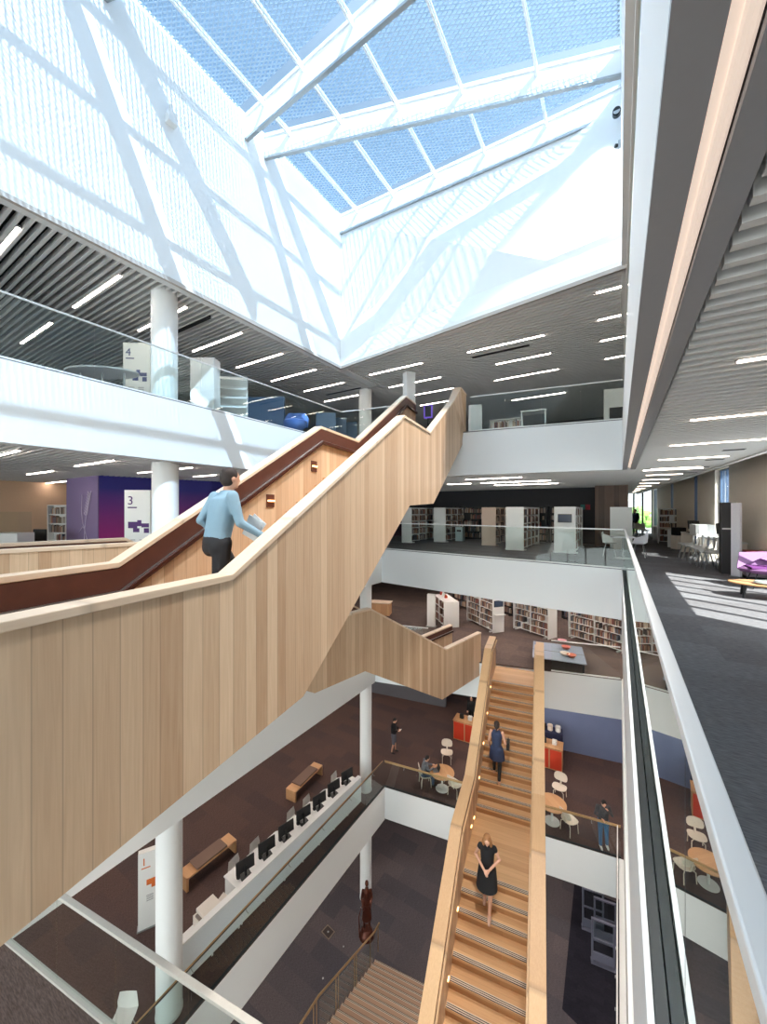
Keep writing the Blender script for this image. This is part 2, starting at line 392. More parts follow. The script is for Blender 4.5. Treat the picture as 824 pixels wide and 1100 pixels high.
# edge trim of the ceiling by the windows, and the skylight well's lower trim
m = MB(); m.poly([(ceilx(1), 1), (ceilx(1) + .09, 1), (ceilx(31.3) + .09, 31.3), (ceilx(31.3), 31.3)], ZC3 - .03, ZC3 + .2); struct(m, 'trim_pelmet', WHITE)
m = MB()
m.bx(SKX - .02, SKX + .05, -6, SKL(SKX), ZC4 - .12, ZC4 - .03); m.bx(SKX - .16, SKX - .02, -6, SKL(SKX) + .1, ZC4 - .06, ZC4 + .1, 1)
m.poly([(SKX, SKL(SKX)), (.3, SKL(.3)), (.3, SKL(.3) + .05), (SKX, SKL(SKX) + .05)], ZC4 - .12, ZC4 - .03)
m.poly([(SKX - .16, SKL(SKX) + .05), (.3, SKL(.3) + .05), (.3, SKL(.3) + .2), (SKX - .16, SKL(SKX) + .2)], ZC4 - .06, ZC4 + .1, 1)
struct(m, 'trim_skylight_edge', [TRIMM, WHITE])

# ---------------------------------------------------------------- skylight well
m = MB(); m.bx(SKX - .3, SKX, -6, 13, ZC4 - .05, ZS + .1); struct(m, 'wall_skylight_left', WHITE)
m = MB(); m.bx(.06, .36, -6.3, 12, ZC4 - .05, ZS + .1); struct(m, 'wall_skylight_right', WHITE)
m = MB(); m.bx(SKX - .3, .36, -6.3, -6, ZC4 - .05, ZS + .1); struct(m, 'wall_skylight_near', WHITE)
bt0 = Vector((*D(670, 9.33), ZS + .05)); bt1 = Vector((*D(364, 13.55), ZS + .05))
bl0 = Vector((SKA[0], SKA[1], ZC4 - .06)); bl1 = Vector((SKX - .1, SKL(SKX - .1), ZC4 - .06))
bt1.x = SKX - .1
m = MB(); m.plate([bl1, bl0, bl0 + Vector((.3, 0, 0)), bt0 + Vector((.3, .0, 0)), bt0, bt1], (0, .3, 0)); struct(m, 'wall_skylight_back', WHITE)

def beam(label, p, q, top=ZS + .03, depth=.62, w=.05, nm='skylight_beam'):
    p, q = Vector((*p, 0)), Vector((*q, 0)); d = (q - p); L = d.length; a = math.atan2(d.y, d.x)
    t = thing(nm, label, 'beam', (p.x, p.y, top), a, 'white roof beams under the skylight')
    m = MB(); m.bx(0, L, -w / 2, w / 2, -depth + .05, 0); m.build('web', WHITE, t)
    m = MB(); m.bx(0, L, -w / 2 - .02, w / 2 + .02, -depth - .03, -depth + .03); m.build('bottom_rail', STEEL, t)
    m = MB(); m.bx(0, L, -w / 2 - .04, w / 2 + .04, -.06, .02); m.build('top_flange', WHITE, t)
    return t
def ext(p, q, x):                            # point on line pq at x
    return (x, p[1] + (q[1] - p[1]) * (x - p[0]) / (q[0] - p[0]))
bA = (P(263.5, 151.5, CZ + 9.87).xy, P(412, 25, CZ + 9.87).xy)
bB = (P(282.4, 171, CZ + 9.87).xy, P(670, 81, CZ + 9.87).xy)
bC = (P(364, 252, CZ + 9.87).xy, P(670, 119, CZ + 9.87).xy)
A_ = (ext(*bA, SKX), ext(*bA, .06)); B_ = (ext(*bB, SKX), ext(*bB, .06)); C_ = (ext(*bC, SKX), ext(*bC, .06))
off = 4.25
A2 = tuple((p[0], p[1] - off) for p in A_); B2_ = tuple((p[0], p[1] - off + .35) for p in B_)
beam('white skylight beam rising steeply from the left wall to the top of the frame', *A_)
beam('long white skylight beam crossing the middle of the glass to the right wall', *B_)
beam('white skylight beam running along the top of the back wall', *C_)
beam('white skylight beam above the top edge of the photo', *A2)
b2e = ext(*B2_, -4.6)
beam('short white skylight beam above the top edge of the photo, slanting off the left wall', B2_[0], b2e)
for k, zx in enumerate((-.1565, -.314, -.46, -.601, -.734)):
    x = zx * 10.46
    m = MB(); m.bx(-.035, .035, 0, 18.6, -.09, .0); m.bx(-.02, .02, 0, 18.6, -.16, -.09)
    o = m.build('glazing_bar', WHITE, loc=(x, -6, ZS - .01))
    tag(o, ('first', 'second', 'third', 'fourth', 'fifth')[k] + ' slim white glazing bar of the skylight counted from the right wall', 'glazing bar', 'slim white glazing bars')
# glass: one pane per bay between bars, printed mesh held back from the beams
def clip(poly, p, q, side, d=0):
    """keep the part of poly on one side of line pq (side=+1: towards +y), shifted by d"""
    out = []; nx, ny = -(q[1] - p[1]), q[0] - p[0]; L = math.hypot(nx, ny); nx /= L; ny /= L
    if ny < 0: nx, ny = -nx, -ny
    f = lambda r: side * ((r[0] - p[0]) * nx + (r[1] - p[1]) * ny) - d
    for i in range(len(poly)):
        a, b = poly[i], poly[(i + 1) % len(poly)]; fa, fb = f(a), f(b)
        if fa >= 0: out.append(a)
        if (fa >= 0) != (fb >= 0):
            t = fa / (fa - fb); out.append((a[0] + (b[0] - a[0]) * t, a[1] + (b[1] - a[1]) * t))
    return out
xs = [SKX] + [zx * 10.46 for zx in (-.734, -.601, -.46, -.314, -.1565)] + [.06]
m = MB()
for i in range(6):
    m.bx(xs[i], xs[i + 1], -6, 12.9, ZS, ZS + .02)
tag(m.build('window_skylight_glass', SKYG), kind='structure')
m = MB()
zones = [((None, A2), (B2_, None))]
def zone(lo, hi):
    for i in range(6):
        pl = [(xs[i] + .03, -6), (xs[i + 1] - .03, -6), (xs[i + 1] - .03, 12.9), (xs[i] + .03, 12.9)]
        if lo: pl = clip(pl, *lo, 1, .28)
        if hi and pl: pl = clip(pl, *hi, -1, .28)
        if len(pl) > 2: m.poly(pl, ZS - .006, ZS - .002)
zone(None, A2); zone(A2, A_); zone(B_, C_)
# the wedge between the two beams that leave the left wall together
for i in range(6):
    pl = [(xs[i] + .03, -6), (xs[i + 1] - .03, -6), (xs[i + 1] - .03, 12.9), (xs[i] + .03, 12.9)]
    pl = clip(clip(pl, *A_, 1, .28), *B_, -1, .28)
    if len(pl) > 2: m.poly(pl, ZS - .006, ZS - .002)
tag(m.build('window_skylight_mesh', FRIT), kind='structure')
# small fittings in the well
t = thing('spotlight', 'small round steel spotlight fixed on the right wall by the beams', 'spotlight', (.0, P(668, 116, CZ + 9.4).y, CZ + 9.35))
m = MB(); m.cyl((.06, 0, 0), (-.02, 0, 0), .05, n=14); m.build('bracket', STEEL, t)
m = MB(); m.cyl((-.03, -.07, -.02), (-.03, .07, .03), .085, .09, n=18); m.cyl((-.03, -.075, -.02), (-.03, -.07, -.02), .07, n=18, m=1); m.build('lamp_head', [DSTEEL, STEEL], t, smooth=True)
t = thing('spotlight', 'slim steel spotlight on the right wall under the round one', 'spotlight', (.03, P(668, 155, CZ + 8.6).y, CZ + 8.5))
m = MB(); m.bx(-.03, .03, -.05, .05, -.2, .2); m.build('housing', STEEL, t, bevel=.01)
m = MB(); m.cyl((-.03, 0, .1), (-.09, -.04, .1), .04, n=12); m.build('lamp_head', DSTEEL, t, smooth=True)
yb = onX(181, SKX); o_ = thing('junction_box', 'small white box fixed high on the left skylight wall', 'box', (SKX, onX(182, SKX), CZ + 8.62))
m = MB(); m.bx(0, .16, -.1, .1, -.14, .1); m.build('housing', WHITE2, o_, bevel=.01)
m = MB(); m.bx(.02, .1, -.02, .02, .1, .3); m.build('conduit', WHITE2, o_)

# ---------------------------------------------------------------- outer walls
def wallbox(name, x0, x1, y0, y1, z0, z1, mt): 
    m = MB(); m.bx(x0, x1, y0, y1, z0, z1); return struct(m, name, mt)
wallbox('wall_left_four', -18.2, -17.9, -9, 27, Z4, ZC4 + .6, mat('pale_blue_wall', (176, 196, 204), .8))
wallbox('wall_back_four', -18, 3.4, 26, 26.3, Z4, ZC4 + .6, mat('grey_wall', (150, 152, 152), .8))
wallbox('wall_left_three', -20.3, -20, -9, 32, Z3, ZC3 + .6, mat('tan_wall', (214, 180, 150), .8))
wallbox('wall_back_three', -17, -.91, 21, 21.3, Z3, ZC3 + .5, DARKW)
wallbox('wall_side_three', -17.3, -17, 12, 21.3, Z3, ZC3 + .5, DARKW)
wallbox('wall_corridor_three', .0, .38, 20.2, 31.3, Z3, ZC3 + .6, BEIGE)
m = MB(); m.bx(0, 1.29, 0, .2, 0, ZC3 + .1); tag(m.build('wall_walnut_panel', W_DARKP, loc=(-.91, 19.9, 0)), kind='structure')
wallbox('wall_left_two', -20.3, -20, -9, 30, Z2, -.9, mat('brown_wall', (120, 92, 74), .8))
wallbox('wall_back_two', -20, 3.4, 27.5, 27.8, Z2, -.9, mat('deep_brown_wall', (74, 60, 54), .8))
wallbox('wall_right_two', 3.1, 3.4, -9, 30, Z2, -.9, BEIGE)
wallbox('wall_right_one', 3.1, 3.4, -9, 30, Z1, Z2 - 1, BEIGE)
wallbox('wall_right_zero', 3.1, 3.4, -9, 30, Z0, Z1 - .4, BEIGE)
wallbox('wall_right_four', 3.1, 3.4, -9, 27, Z4, ZC4 + .6, BEIGE)
wallbox('wall_left_one', -20.3, -20, -9, 30, Z1, Z2 - 1, MATS['brown_wall'])
wallbox('wall_left_zero', -20.3, -20, -9, 30, Z0, Z1 - .4, MATS['brown_wall'])
wallbox('wall_back_zero', -20.3, 3.4, 29.7, 30, Z0, Z1 - .4, MATS['brown_wall'])
m = MB()  # unseen near wall, opened as glazing to add soft frontal daylight
for zz in (Z0, Z1 - 1.0, Z2 - 1.0, Z3 - 1.0, Z4 - 1.0, ZC4 - .1): m.bx(-20.3, 3.4, -9.25, -9, zz, zz + (1.0 if zz > Z0 else .2))
struct(m, 'wall_near_spandrels', WHITE)
m = MB()
for i in range(17): m.bx(-20.3 + i * 1.48 - .04, -20.3 + i * 1.48 + .04, -9.2, -9.05, Z0, ZC4 + .6)
wn = tag(m.build('window_near_fill_mullions', STEEL), kind='structure')
m = MB(); m.bx(-20.3, 3.4, -9.14, -9.12, Z0, ZC4 + .6); m.build('pane', GLASS, wn)
# level one, behind: slate-grey wall left, black opening, blue-grey wall right
def swall(name, t, ya, yb, z0, z1, mt, th=.3):
    m = MB(); a, b, c, d = S(t, ya), S(t, yb), S(t + th, yb), S(t + th, ya)
    m.poly([(a.x, a.y), (b.x, b.y), (c.x, c.y), (d.x, d.y)], z0, z1); return struct(m, name, mt)
def lat(u, t):                               # lateral coordinate (left +) of sight column u at distance t along the stair direction
    r = (u - 412) / F; c, s = math.cos(math.atan(170 / F)), math.sin(math.atan(170 / F))
    dep = t / (c + r * s); return -dep * (r * c - s)
swall('wall_one_slate', 22.6, lat(478.5, 22.6), 20, Z1, Z2 - .9, mat('slate_wall', (92, 92, 98), .7, noise=.1, scale=3))
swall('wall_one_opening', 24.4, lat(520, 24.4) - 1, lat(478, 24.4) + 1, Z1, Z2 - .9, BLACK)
swall('wall_one_blue', 20.85, -14, lat(518, 20.85), Z1, Z2 - .9, mat('blue_grey_wall', (104, 116, 150), .7, noise=.12, scale=1.5))

# window wall on the right of level three
WN = [('near', 1.72, 2.1), ('second', 2.45, 2.88), ('broad', 6.2, 11.2)]
def ywall(u):
    r = (u - 412) / F; a = FWD + RGT * r
    k = (3.09 + 11.5 * .057) / (a.x + .057 * a.y); return k * a.y
for nm, ua, ub in (('blue', 783, 768), ('slot', 749.3, 746.5), ('thin', 723.3, 721.0), ('far', 706, 703)):
    WN.append((nm, ywall(ua), ywall(ub)))
WN.sort(key=lambda w: w[1])
edges = [-9]
for nm, a, b in WN: edges += [a, b]
edges.append(31.6)
for i in range(0, len(edges), 2):
    a, b = edges[i], edges[i + 1]
    ys = [a] + ([11.5] if a < 11.5 < b else []) + [b]
    m = MB()
    for j in range(len(ys) - 1):
        m.poly([(wallx(ys[j]), ys[j]), (wallx(ys[j]) + .35, ys[j]), (wallx(ys[j + 1]) + .35, ys[j + 1]), (wallx(ys[j + 1]), ys[j + 1])], 0, 4.1)
    struct(m, 'wall_right_%s' % ('abcdefghijk'[i // 2]), BEIGE)
FINM = mat('blue_grey_fin', (96, 118, 150), .35, .2)
for i, (nm, a, b) in enumerate(WN):
    m = MB()
    m.poly([(wallx(a), a), (wallx(a) + .35, a), (wallx(b) + .35, b), (wallx(b), b)], 3.0, 4.1)
    m.poly([(wallx(a), a), (wallx(a) + .35, a), (wallx(b) + .35, b), (wallx(b), b)], 0, .06)
    struct(m, 'wall_right_lintel_%d' % (i + 1), BEIGE)
    w = tag(thing('window_%d' % (i + 1), None, None, (wallx((a + b) / 2) + (.17 if b - a > 1.2 or a < 11 else .03), (a + b) / 2, 0), PI / 2 + (math.atan(.057) if a > 11.4 else 0)), kind='structure')
    L = b - a
    m = MB(); m.bx(-L / 2, L / 2, -.01, .01, .06, 3.0); m.build('pane', GLASS, w)
    m = MB(); m.bx(-L / 2, -L / 2 + .04, -.04, .04, .06, 3); m.bx(L / 2 - .04, L / 2, -.04, .04, .06, 3); m.bx(-L / 2, L / 2, -.04, .04, 2.95, 3)
    m.build('window_frame', FINM, w)
    k = int(L / (.72 if L > 4 else .3 if L > 1.2 else .11))
    for j in range(1, k + 1):
        m = MB(); x = -L / 2 + j * L / (k + 1); m.bx(x - .02, x + .02, -.16, .02, .06, 3.0); m.build('mullion', FINM, w)
# end windows
xe0, xe1 = .38, wallx(31.3)
w = tag(thing('window_end', None, None, (xe0, 31.3, 0)), kind='structure')
L = xe1 - xe0
for k, f in enumerate((0, .34, .66, 1)):
    m = MB(); m.bx(L * f - .05, L * f + .05, -.05, .1, 0, ZC3 + .3); m.build('mullion', DSTEEL, w)
m = MB(); m.bx(0, L, .0, .02, .05, ZC3 + .3); m.build('pane', GLASS, w)
m = MB(); m.bx(0, L, -.03, .08, 0, .06); m.build('sill', DSTEEL, w)

# columns
def column(x, y, z0, z1, r, label, base=True):
    t = thing('column', label, 'column', (x, y, z0), 0, 'round white columns')
    m = MB(); m.cyl((0, 0, 0), (0, 0, z1 - z0), r, n=40); m.build('shaft', WHITE, t, smooth=True)
    m = MB(); m.cyl((0, 0, 0), (0, 0, .05), r + .012, n=40); m.build('base_ring', WHITE2, t, smooth=True)
k1 = P(181.8, 1086, Z1); k2 = P(393, 848, Z1)
column(k1.x, k1.y, Z1, Z2 - .45, .285, 'round white column between the number one totem and the service counter')
column(k2.x, k2.y, Z1, Z2 - .45, .25, 'round white column at the far end of the service counter')
column(k2.x, k2.y, Z0, Z1 - .4, .25, 'round white column behind the bronze statue')
column(k2.x, k2.y, Z2, Z3 - .45, .25, 'round white column on the second floor just left of the bookshelves')
for zz, zt, uu, lb in ((Z3, Z4 - .4, 177.6, 'round white column right of the number three totem'), (Z4, ZC4 + .45, 176.7, 'round white column right of the number four totem')):
    r = (uu - 412) / F; x, y = D(uu, 9.05); column(x, y, zz, zt, .285, lb)
x, y = D(392.5, 16.2); column(x, y, Z4, ZC4 + .45, .27, 'round white column behind the stairs on the top floor')

# ---------------------------------------------------------------- glass balustrades
def rail(label, p, q, z, h=1.12, pl=1.5, cw=.045, ch=.035, base=True, gm=GLASS, capm=WHITE2, group='glass balustrades around the atrium', brace=False, cap=True):
    p, q = Vector((p[0], p[1], 0)), Vector((q[0], q[1], 0)); d = q - p; L = d.length
    t = thing('glass_balustrade', label, 'balustrade', (p.x, p.y, z), math.atan2(d.y, d.x), group)
    n = max(1, round(L / pl)); w = L / n
    for i in range(n):
        m = MB(); m.bx(i * w + .006, (i + 1) * w - .006, -.008, .008, 0.01, h - ch); m.build('pane', gm, t)
    if cap:
        m = MB(); m.bx(0, L, -cw / 2, cw / 2, h - ch, h); m.build('cap', capm, t, bevel=.004)
    if base:
        m = MB(); m.bx(0, L, -.03, .03, -.02, .035); m.build('base_channel', capm if base == 1 else DSTEEL, t)
    if brace:
        m = MB(); m.tube([(0, -brace, h - .1), (L, -brace, h - .1)], .034, 8); hr = m.build('handrail', BRONZE, t, smooth=True)
        k = max(2, int(L / 1.5))
        for i in range(k):
            m = MB(); x = (i + .5) * L / k; m.tube([(x, 0, h - .22), (x, -brace, h - .2), (x, -brace, h - .1)], .009, 6); m.build('bracket', STEEL, t, smooth=True)
    return t
g = lambda f, x: (x, f(x) + .04)
rail('glass balustrade with thin white cap along the left edge of the top floor', (LX - .05, -6), (LX - .05, B4(LX) + .04), Z4, cw=.03)
e1 = S(12.2, 3.94); e2 = S(12.2, 2.1)
rail('glass balustrade of the top floor between corner and wooden stair', g(B4, LX - .05), (e1.x, B4(e1.x) + .04), Z4, cw=.03)
rail('glass balustrade of the top floor right of the stair head', (e2.x, B4(e2.x) + .04), g(B4, .12), Z4, cw=.03, pl=1.1)
rail('glass balustrade along the right edge of the top floor overhead', (.13, -6), (.13, B4(.13)), Z4, cw=.05)
rail('glass balustrade across the far side of the third floor in front of the bookshelves', g(B3, LX - .05), g(B3, .155), Z3, cw=.035, pl=1.25)
pe = Vector((math.cos(TP), math.sin(TP), 0))
rail('glass balustrade on the left edge of the third floor by the totem', (LX - .05, 4.2), (LX - .05, B3(LX) + .04), Z3, cw=.035)
# the near right balustrade the photographer leans over
t = thing('glass_balustrade', 'large near glass balustrade with broad white cap beside the grey carpet on the right', 'balustrade', (.155, -2, 0), PI / 2, 'glass balustrades around the atrium')
L = B3(.155) + .04 + 2; n = 9
for i in range(n):
    w = L / n; m = MB(); m.bx(i * w + .004, (i + 1) * w - .004, -.009, .009, -.08, 1.09); m.build('pane', GLASSN, t)
m = MB(); m.bx(0, L, -.02, .022, 1.08, 1.12); m.build('cap', WHITE2, t, bevel=.004)
m = MB(); m.bx(0, L, .0 + .055, .067, -.12, .006); m.bx(0, L, -.03, -.009 - .005, -.12, .006); m.build('channel_lip', WHITE2, t)
m = MB(); m.bx(0, L, -.03, .065, -.14, -.1); m.bx(0, L, .012, .05, -.1, -.03); m.build('base_channel', DSTEEL, t)
# level two
cA = S(14.5, -.1)
rail('glass balustrade of the second floor right of the amber stair', (cA.x + .15, B2(cA.x + .15) + .04), g(B2, .06), Z2, cw=.03, pl=1.4)
cC, cD = P(415, 664.5, Z2 + 1.12), P(463, 672.5, Z2 + 1.12)
rail('short glass balustrade of the second floor behind the switchback stair', (LX, B2(LX) + .04), (cD.x, B2(cD.x) + .04), Z2, cw=.04)
rail('glass balustrade on the left edge of the second floor behind the big stair', (LX - .05, 2), (LX - .05, B2(LX)), Z2, cw=.03)
rail('glass balustrade on the right edge of the second floor', (.13, -5), (.13, B2(.13)), Z2, cw=.03)
s0, s1 = S(2.72, 7.75), S(2.72, 1.0)
rail('glass balustrade with white cap and white foot rail in the lower left corner', (s0.x, s0.y), (s1.x, s1.y), Z2, cw=.06, ch=.04, pl=1.1, capm=mat('cap_grey', (196, 192, 184), .5))
# level one with bronze handrail
rail('glass balustrade with bronze handrail in front of the service counter', (LX - .04, -5), (LX - .04, B1(LX) + .04), Z1, cw=.02, ch=.02, base=2, brace=-.09, capm=DSTEEL)
rail('glass balustrade with bronze handrail before the round tables', g(B1, LX - .04), g(B1, .08), Z1, cw=.02, ch=.02, base=2, brace=-.06, capm=BRONZE)
t = rail('glass balustrade on the right edge of the first floor seen end on', (-.02, -5), (-.02, B1(0)), Z1, cw=.03, base=2)
for i in range(24):
    m = MB(); yv = i * .75; m.cyl((yv, .0, -.12), (yv, .05, -.12), .03, n=10); m.build('standoff', STEEL, t)
# ---------------------------------------------------------------- stairs
def prof_plate(m, pts, y0, y1, mi=0):
    m.plate([(t, y0, z) for t, z in pts], (0, y1 - y0, 0), mi)
def balustrade(par, top, bot, y0, y1, capm, over=.015, capt=.05, panel=W_PANEL, name='balustrade'):
    m = MB(); prof_plate(m, top + bot, y0, y1); b = m.build(name, panel, par)
    for i in range(len(top) - 1):
        pass
    m = MB(); up = [(t, z + .004) for t, z in top]; lo = [(t, z - capt) for t, z in top][::-1]
    # cap as one folded strip
    n = len(top)
    vs = [(t, y, z) for y in (y0 - over, y1 + over) for t, z in up + lo]
    k = 2 * n; fs = []
    for j in range(n - 1):
        fs += [(j, j + 1, k + j + 1, k + j), (k - 1 - j, k + k - 1 - j, k + k - 2 - j, k - 2 - j), (j, k - 1 - j, k - 2 - j, j + 1), (k + j, k + j + 1, k + k - 2 - j, k + k - 1 - j)]
    fs += [(0, k, k + k - 1, k - 1), (n - 1, n, k + n, k + n - 1)]
    m.add(vs, fs); m.build('cap', capm, b, bevel=.006)
    return b
def recess(par, top, y, side, hgt=.26, top_off=.055):
    """dark recess band with handrail on the inner face; side = +1 faces +y"""
    w = .012 * side
    m = MB(); prof_plate(m, [(t, z - top_off) for t, z in top] + [(t, z - top_off - hgt) for t, z in top][::-1], min(y, y + w), max(y, y + w)); r = m.build('handrail_recess', MAHOG, par)
    m = MB(); prof_plate(m, [(t, z - top_off - hgt + .03) for t, z in top] + [(t, z - top_off - hgt - .035) for t, z in top][::-1], min(y + w, y + w * 6), max(y + w, y + w * 6)); m.build('handrail', HANDR, r, bevel=.008)
    m = MB(); prof_plate(m, [(t, z - top_off - hgt + .038) for t, z in top] + [(t, z - top_off - hgt + .03) for t, z in top][::-1], min(y + w * 2, y + w * 4), max(y + w * 2, y + w * 4)); m.build('handrail_highlight', STEEL, r)  # pale strip put in as the highlight along the dark handrail
    return r
NOS_D = mat('nosing_dark', (58, 52, 50), .6); NOS_L = mat('nosing_light', (206, 190, 170), .6)
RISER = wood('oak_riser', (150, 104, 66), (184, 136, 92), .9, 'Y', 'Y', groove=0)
def treads(par, t0, z0, n, run, rise, y0, y1, dirn=1, bands=3, lead=.275, wm=W_TREAD, base_n=0):
    """n treads; the first nosing at t0, height z0; climbing towards +t (dirn=1) or -t (-1)"""
    for i in range(n):
        t = t0 + dirn * run * i; z = z0 + rise * i
        a, b = (t - .02 * dirn, t + (run + .0) * dirn)
        m = MB(); m.bx(min(a, b), max(a, b), y0, y1, z - .04, z)
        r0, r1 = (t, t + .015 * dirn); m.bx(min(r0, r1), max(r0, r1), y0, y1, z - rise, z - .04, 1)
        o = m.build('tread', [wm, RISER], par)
        m = MB()
        for k in range(bands):
            for q, mi in ((0, 0), (1, 1)):
                s = (.0 + k * .03 + q * .015) ; a, b = t + dirn * (s - .012), t + dirn * (s + .003)
                m.bx(min(a, b), max(a, b), y0 + .01, y1 - .01, z, z + .003, mi)
        m.build('nosing', [NOS_D, NOS_L], o)
def landing(par, t0, t1, y0, y1, z, th=.25, wm=W_TREAD):
    m = MB(); m.bx(t0, t1, y0, y1, z - th, z); return m.build('landing', wm, par)
def soffit(par, pts, y0, y1, mt=WHITE, th=.06):
    m = MB(); prof_plate(m, pts + [(t, z + th) for t, z in pts][::-1], y0, y1); return m.build('soffit', mt, par)
def Zc(l): return [(t, CZ + z) for t, z in l]

# --- the big stair on the left: third floor up to the top floor
st = thing('oak_staircase', 'big pale oak staircase on the left climbing from the third to the top floor', 'staircase', (0, 0, 0), TS)
nt_ = Zc([(-1.2, -.53), (2.38, -.53), (6.6, 1.76), (8.36, 1.79), (10.83, 3.16)])
nb_ = Zc([(12.3, 2.17), (8.68, .154), (6.95, .09), (3.4, -2.0), (-1.2, -2.12)])
near = balustrade(st, nt_, nb_, 2.36, 2.49, W_CAP, over=.02)
# folded end of the near balustrade that turns on to the top floor
E0 = Vector((10.83, 2.36, CZ + 3.16))
def SP(u, v, dep):
    p = (FWD + RGT * ((u - 412) / F)) * dep; z = CZ + (H0 - v) / F * dep
    return Vector((p.dot(TL), p.dot(Vector((-math.sin(TS), math.cos(TS), 0))), z))
E1 = SP(494.5, 416, 12.2); E2 = SP(500.8, 424, 12.4); E3 = SP(500.6, 463, 12.35); E4 = Vector((12.3, 2.36, CZ + 2.17))
m = MB(); m.plate([E0, E1, E2, E3, E4], (0, .13, 0)); m.build('end_panel', W_PANEL, st)
m = MB(); m.plate([E0 + Vector((0, -.02, .004)), E1 + Vector((0, -.02, .004)), E1 + Vector((0, .22, .004)), E0 + Vector((0, .15, .004))], (0, 0, -.05)); m.plate([E1 + Vector((0, -.02, .004)), E2 + Vector((0, -.02, .004)), E2 + Vector((0, .22, .004)), E1 + Vector((0, .22, .004))], (0, 0, -.05))
m.build('end_cap', W_CAP, st)
ft_ = Zc([(-1.2, -.53), (2.47, -.53), (6.25, 1.62), (7.87, 1.62), (11.2, 3.6)])
fb_ = Zc([(12.2, 3.0), (12.2, 1.6), (8.6, .1), (6.9, .0), (3.2, -2.12), (-1.2, -2.12)])
far = balustrade(st, ft_ + Zc([(12.2, 3.6)]), fb_[1:], 3.94, 4.07, W_CAP, over=.02)
rc = recess(far, ft_ + Zc([(12.2, 3.6)]), 3.94, -1)
for (u, v) in ((337, 501), (290, 538), (355, 590)):
    q = None
    r = (u - 412) / F; kk = 3.94 / (-(RGT * r + FWD).dot(TR)); pt = (FWD + RGT * r) * kk; zz = CZ + (H0 - v) / F * kk; tt = pt.dot(TL)
    m = MB(); m.bx(tt - .09, tt + .09, 3.925, 3.945, zz - .1, zz + .1); s = m.build('step_light', MAHOG, far)
    m = MB(); m.bx(tt - .07, tt + .07, 3.90, 3.93, zz - .012, zz + .012); m.build('lamp_slot', STEPL, s)
rise, run = .163, .288
landing(st, -1.2, 2.6, 2.49, 3.94, 0)
treads(st, 2.6, rise, 14, run, rise, 2.49, 3.94)
landing(st, 6.5, 8.25, 2.49, 3.94, CZ + .63)
treads(st, 8.3, CZ + .63 + .156, 12, .285, .156, 2.49, 3.94)
landing(st, 11.6, 12.3, 2.49, 3.94, Z4)
soffit(st, Zc([(-1.2, -2.1), (3.4, -1.98), (6.95, .1), (8.68, .17), (12.2, 2.1)]), 2.49, 3.94)

# --- switchback stair between second and third floor
ps = thing('oak_staircase', 'oak switchback staircase between the second and third floor passing under the big one', 'staircase', (0, 0, 0), TP)
pt_ = Zc([(-3, -.53), (2.0, -.53), (5.55, -2.60), (7.15, -2.63), (10.77, -4.69), (13.15, -4.69)])
pb_ = Zc([(13.15, -6.32), (10.54, -6.32), (6.95, -4.25), (5.32, -4.25), (1.7, -2.15), (-3, -2.15)])
balustrade(ps, pt_, pb_, 7.13, 7.26, W_CAP, over=.02)
pf_ = Zc([(-3, -.53), (1.9, -.53), (5.55, -2.60), (7.3, -2.63), (10.9, -4.69), (13.2, -4.69)])
far2 = balustrade(ps, pf_, Zc([(13.2, -6.32), (10.7, -6.32), (7.1, -4.25), (5.4, -4.25), (1.8, -2.15), (-3, -2.15)]), 8.45, 8.58, W_CAP, over=.02)
recess(far2, pf_, 8.45, -1, hgt=.2)
landing(ps, -3, 1.95, 7.26, 8.45, 0)
treads(ps, 1.95 + .29 * 12, -.16 * 13, 13, .29, .16, 7.26, 8.45, dirn=-1)
landing(ps, 5.4, 7.3, 7.26, 8.45, -2.08)
treads(ps, 7.3 + .29 * 12, -4.16 + .16 * 0, 13, .29, .16, 7.26, 8.45, dirn=-1)
landing(ps, 10.7, 13.2, 7.26, 8.45, Z2)
soffit(ps, Zc([(-3, -2.13), (1.7, -2.13), (5.32, -4.23), (6.95, -4.23), (10.54, -6.3), (13.15, -6.3)]), 7.26, 8.45)

# --- long amber stair from the second floor down the middle of the atrium
ms = thing('oak_staircase', 'long amber oak staircase running down the middle of the atrium', 'staircase', (0, 0, 0), TS)
mt_ = Zc([(-.6, -10.95), (.9, -10.85), (8.0, -6.72), (9.6, -6.69), (13.16, -4.69), (14.5, -4.69)])
def down(l, d): return [(t, z - d) for t, z in l][::-1]
right = balustrade(ms, mt_, down(mt_, 1.62), -.06, .18, W_CAPM, over=.01)
left = balustrade(ms, mt_, down(mt_, 1.62), 1.57, 1.79, W_CAPM, over=.01)
for par, y, sd in ((left, 1.57, -1), (right, .18, 1)):
    m = MB(); w = .01 * sd; prof_plate(m, [(t, z - .07) for t, z in mt_] + down(mt_, .16), min(y, y + w), max(y, y + w)); rr = m.build('handrail_recess', HANDR, par)
    m = MB(); prof_plate(m, [(t, z - .10) for t, z in mt_] + down(mt_, .15), min(y + w, y + w * 5), max(y + w, y + w * 5)); m.build('handrail', W_CAPM, rr, bevel=.006)
RS, RN = .155, .275
landing(ms, 13.27 + RN, 14.6, .18, 1.57, Z2 + .0)
zt = CZ - 5.81
treads(ms, 13.27 - RN * 12, zt - RS * 12, 13, RN, RS, .18, 1.57)
zl = zt - RS * 13
landing(ms, 8.21 + RN, 13.27 - RN * 12 + .02, .18, 1.57, zl)
treads(ms, 8.21 - RN * 26, zl - RS * 26, 27, RN, RS, .18, 1.57)
za = zl - RS * 27
landing(ms, -.9, 8.21 - RN * 26 + .02, .18, 3.9, za)
soffit(ms, [(t, z - 1.6) for t, z in mt_], .18, 1.57)
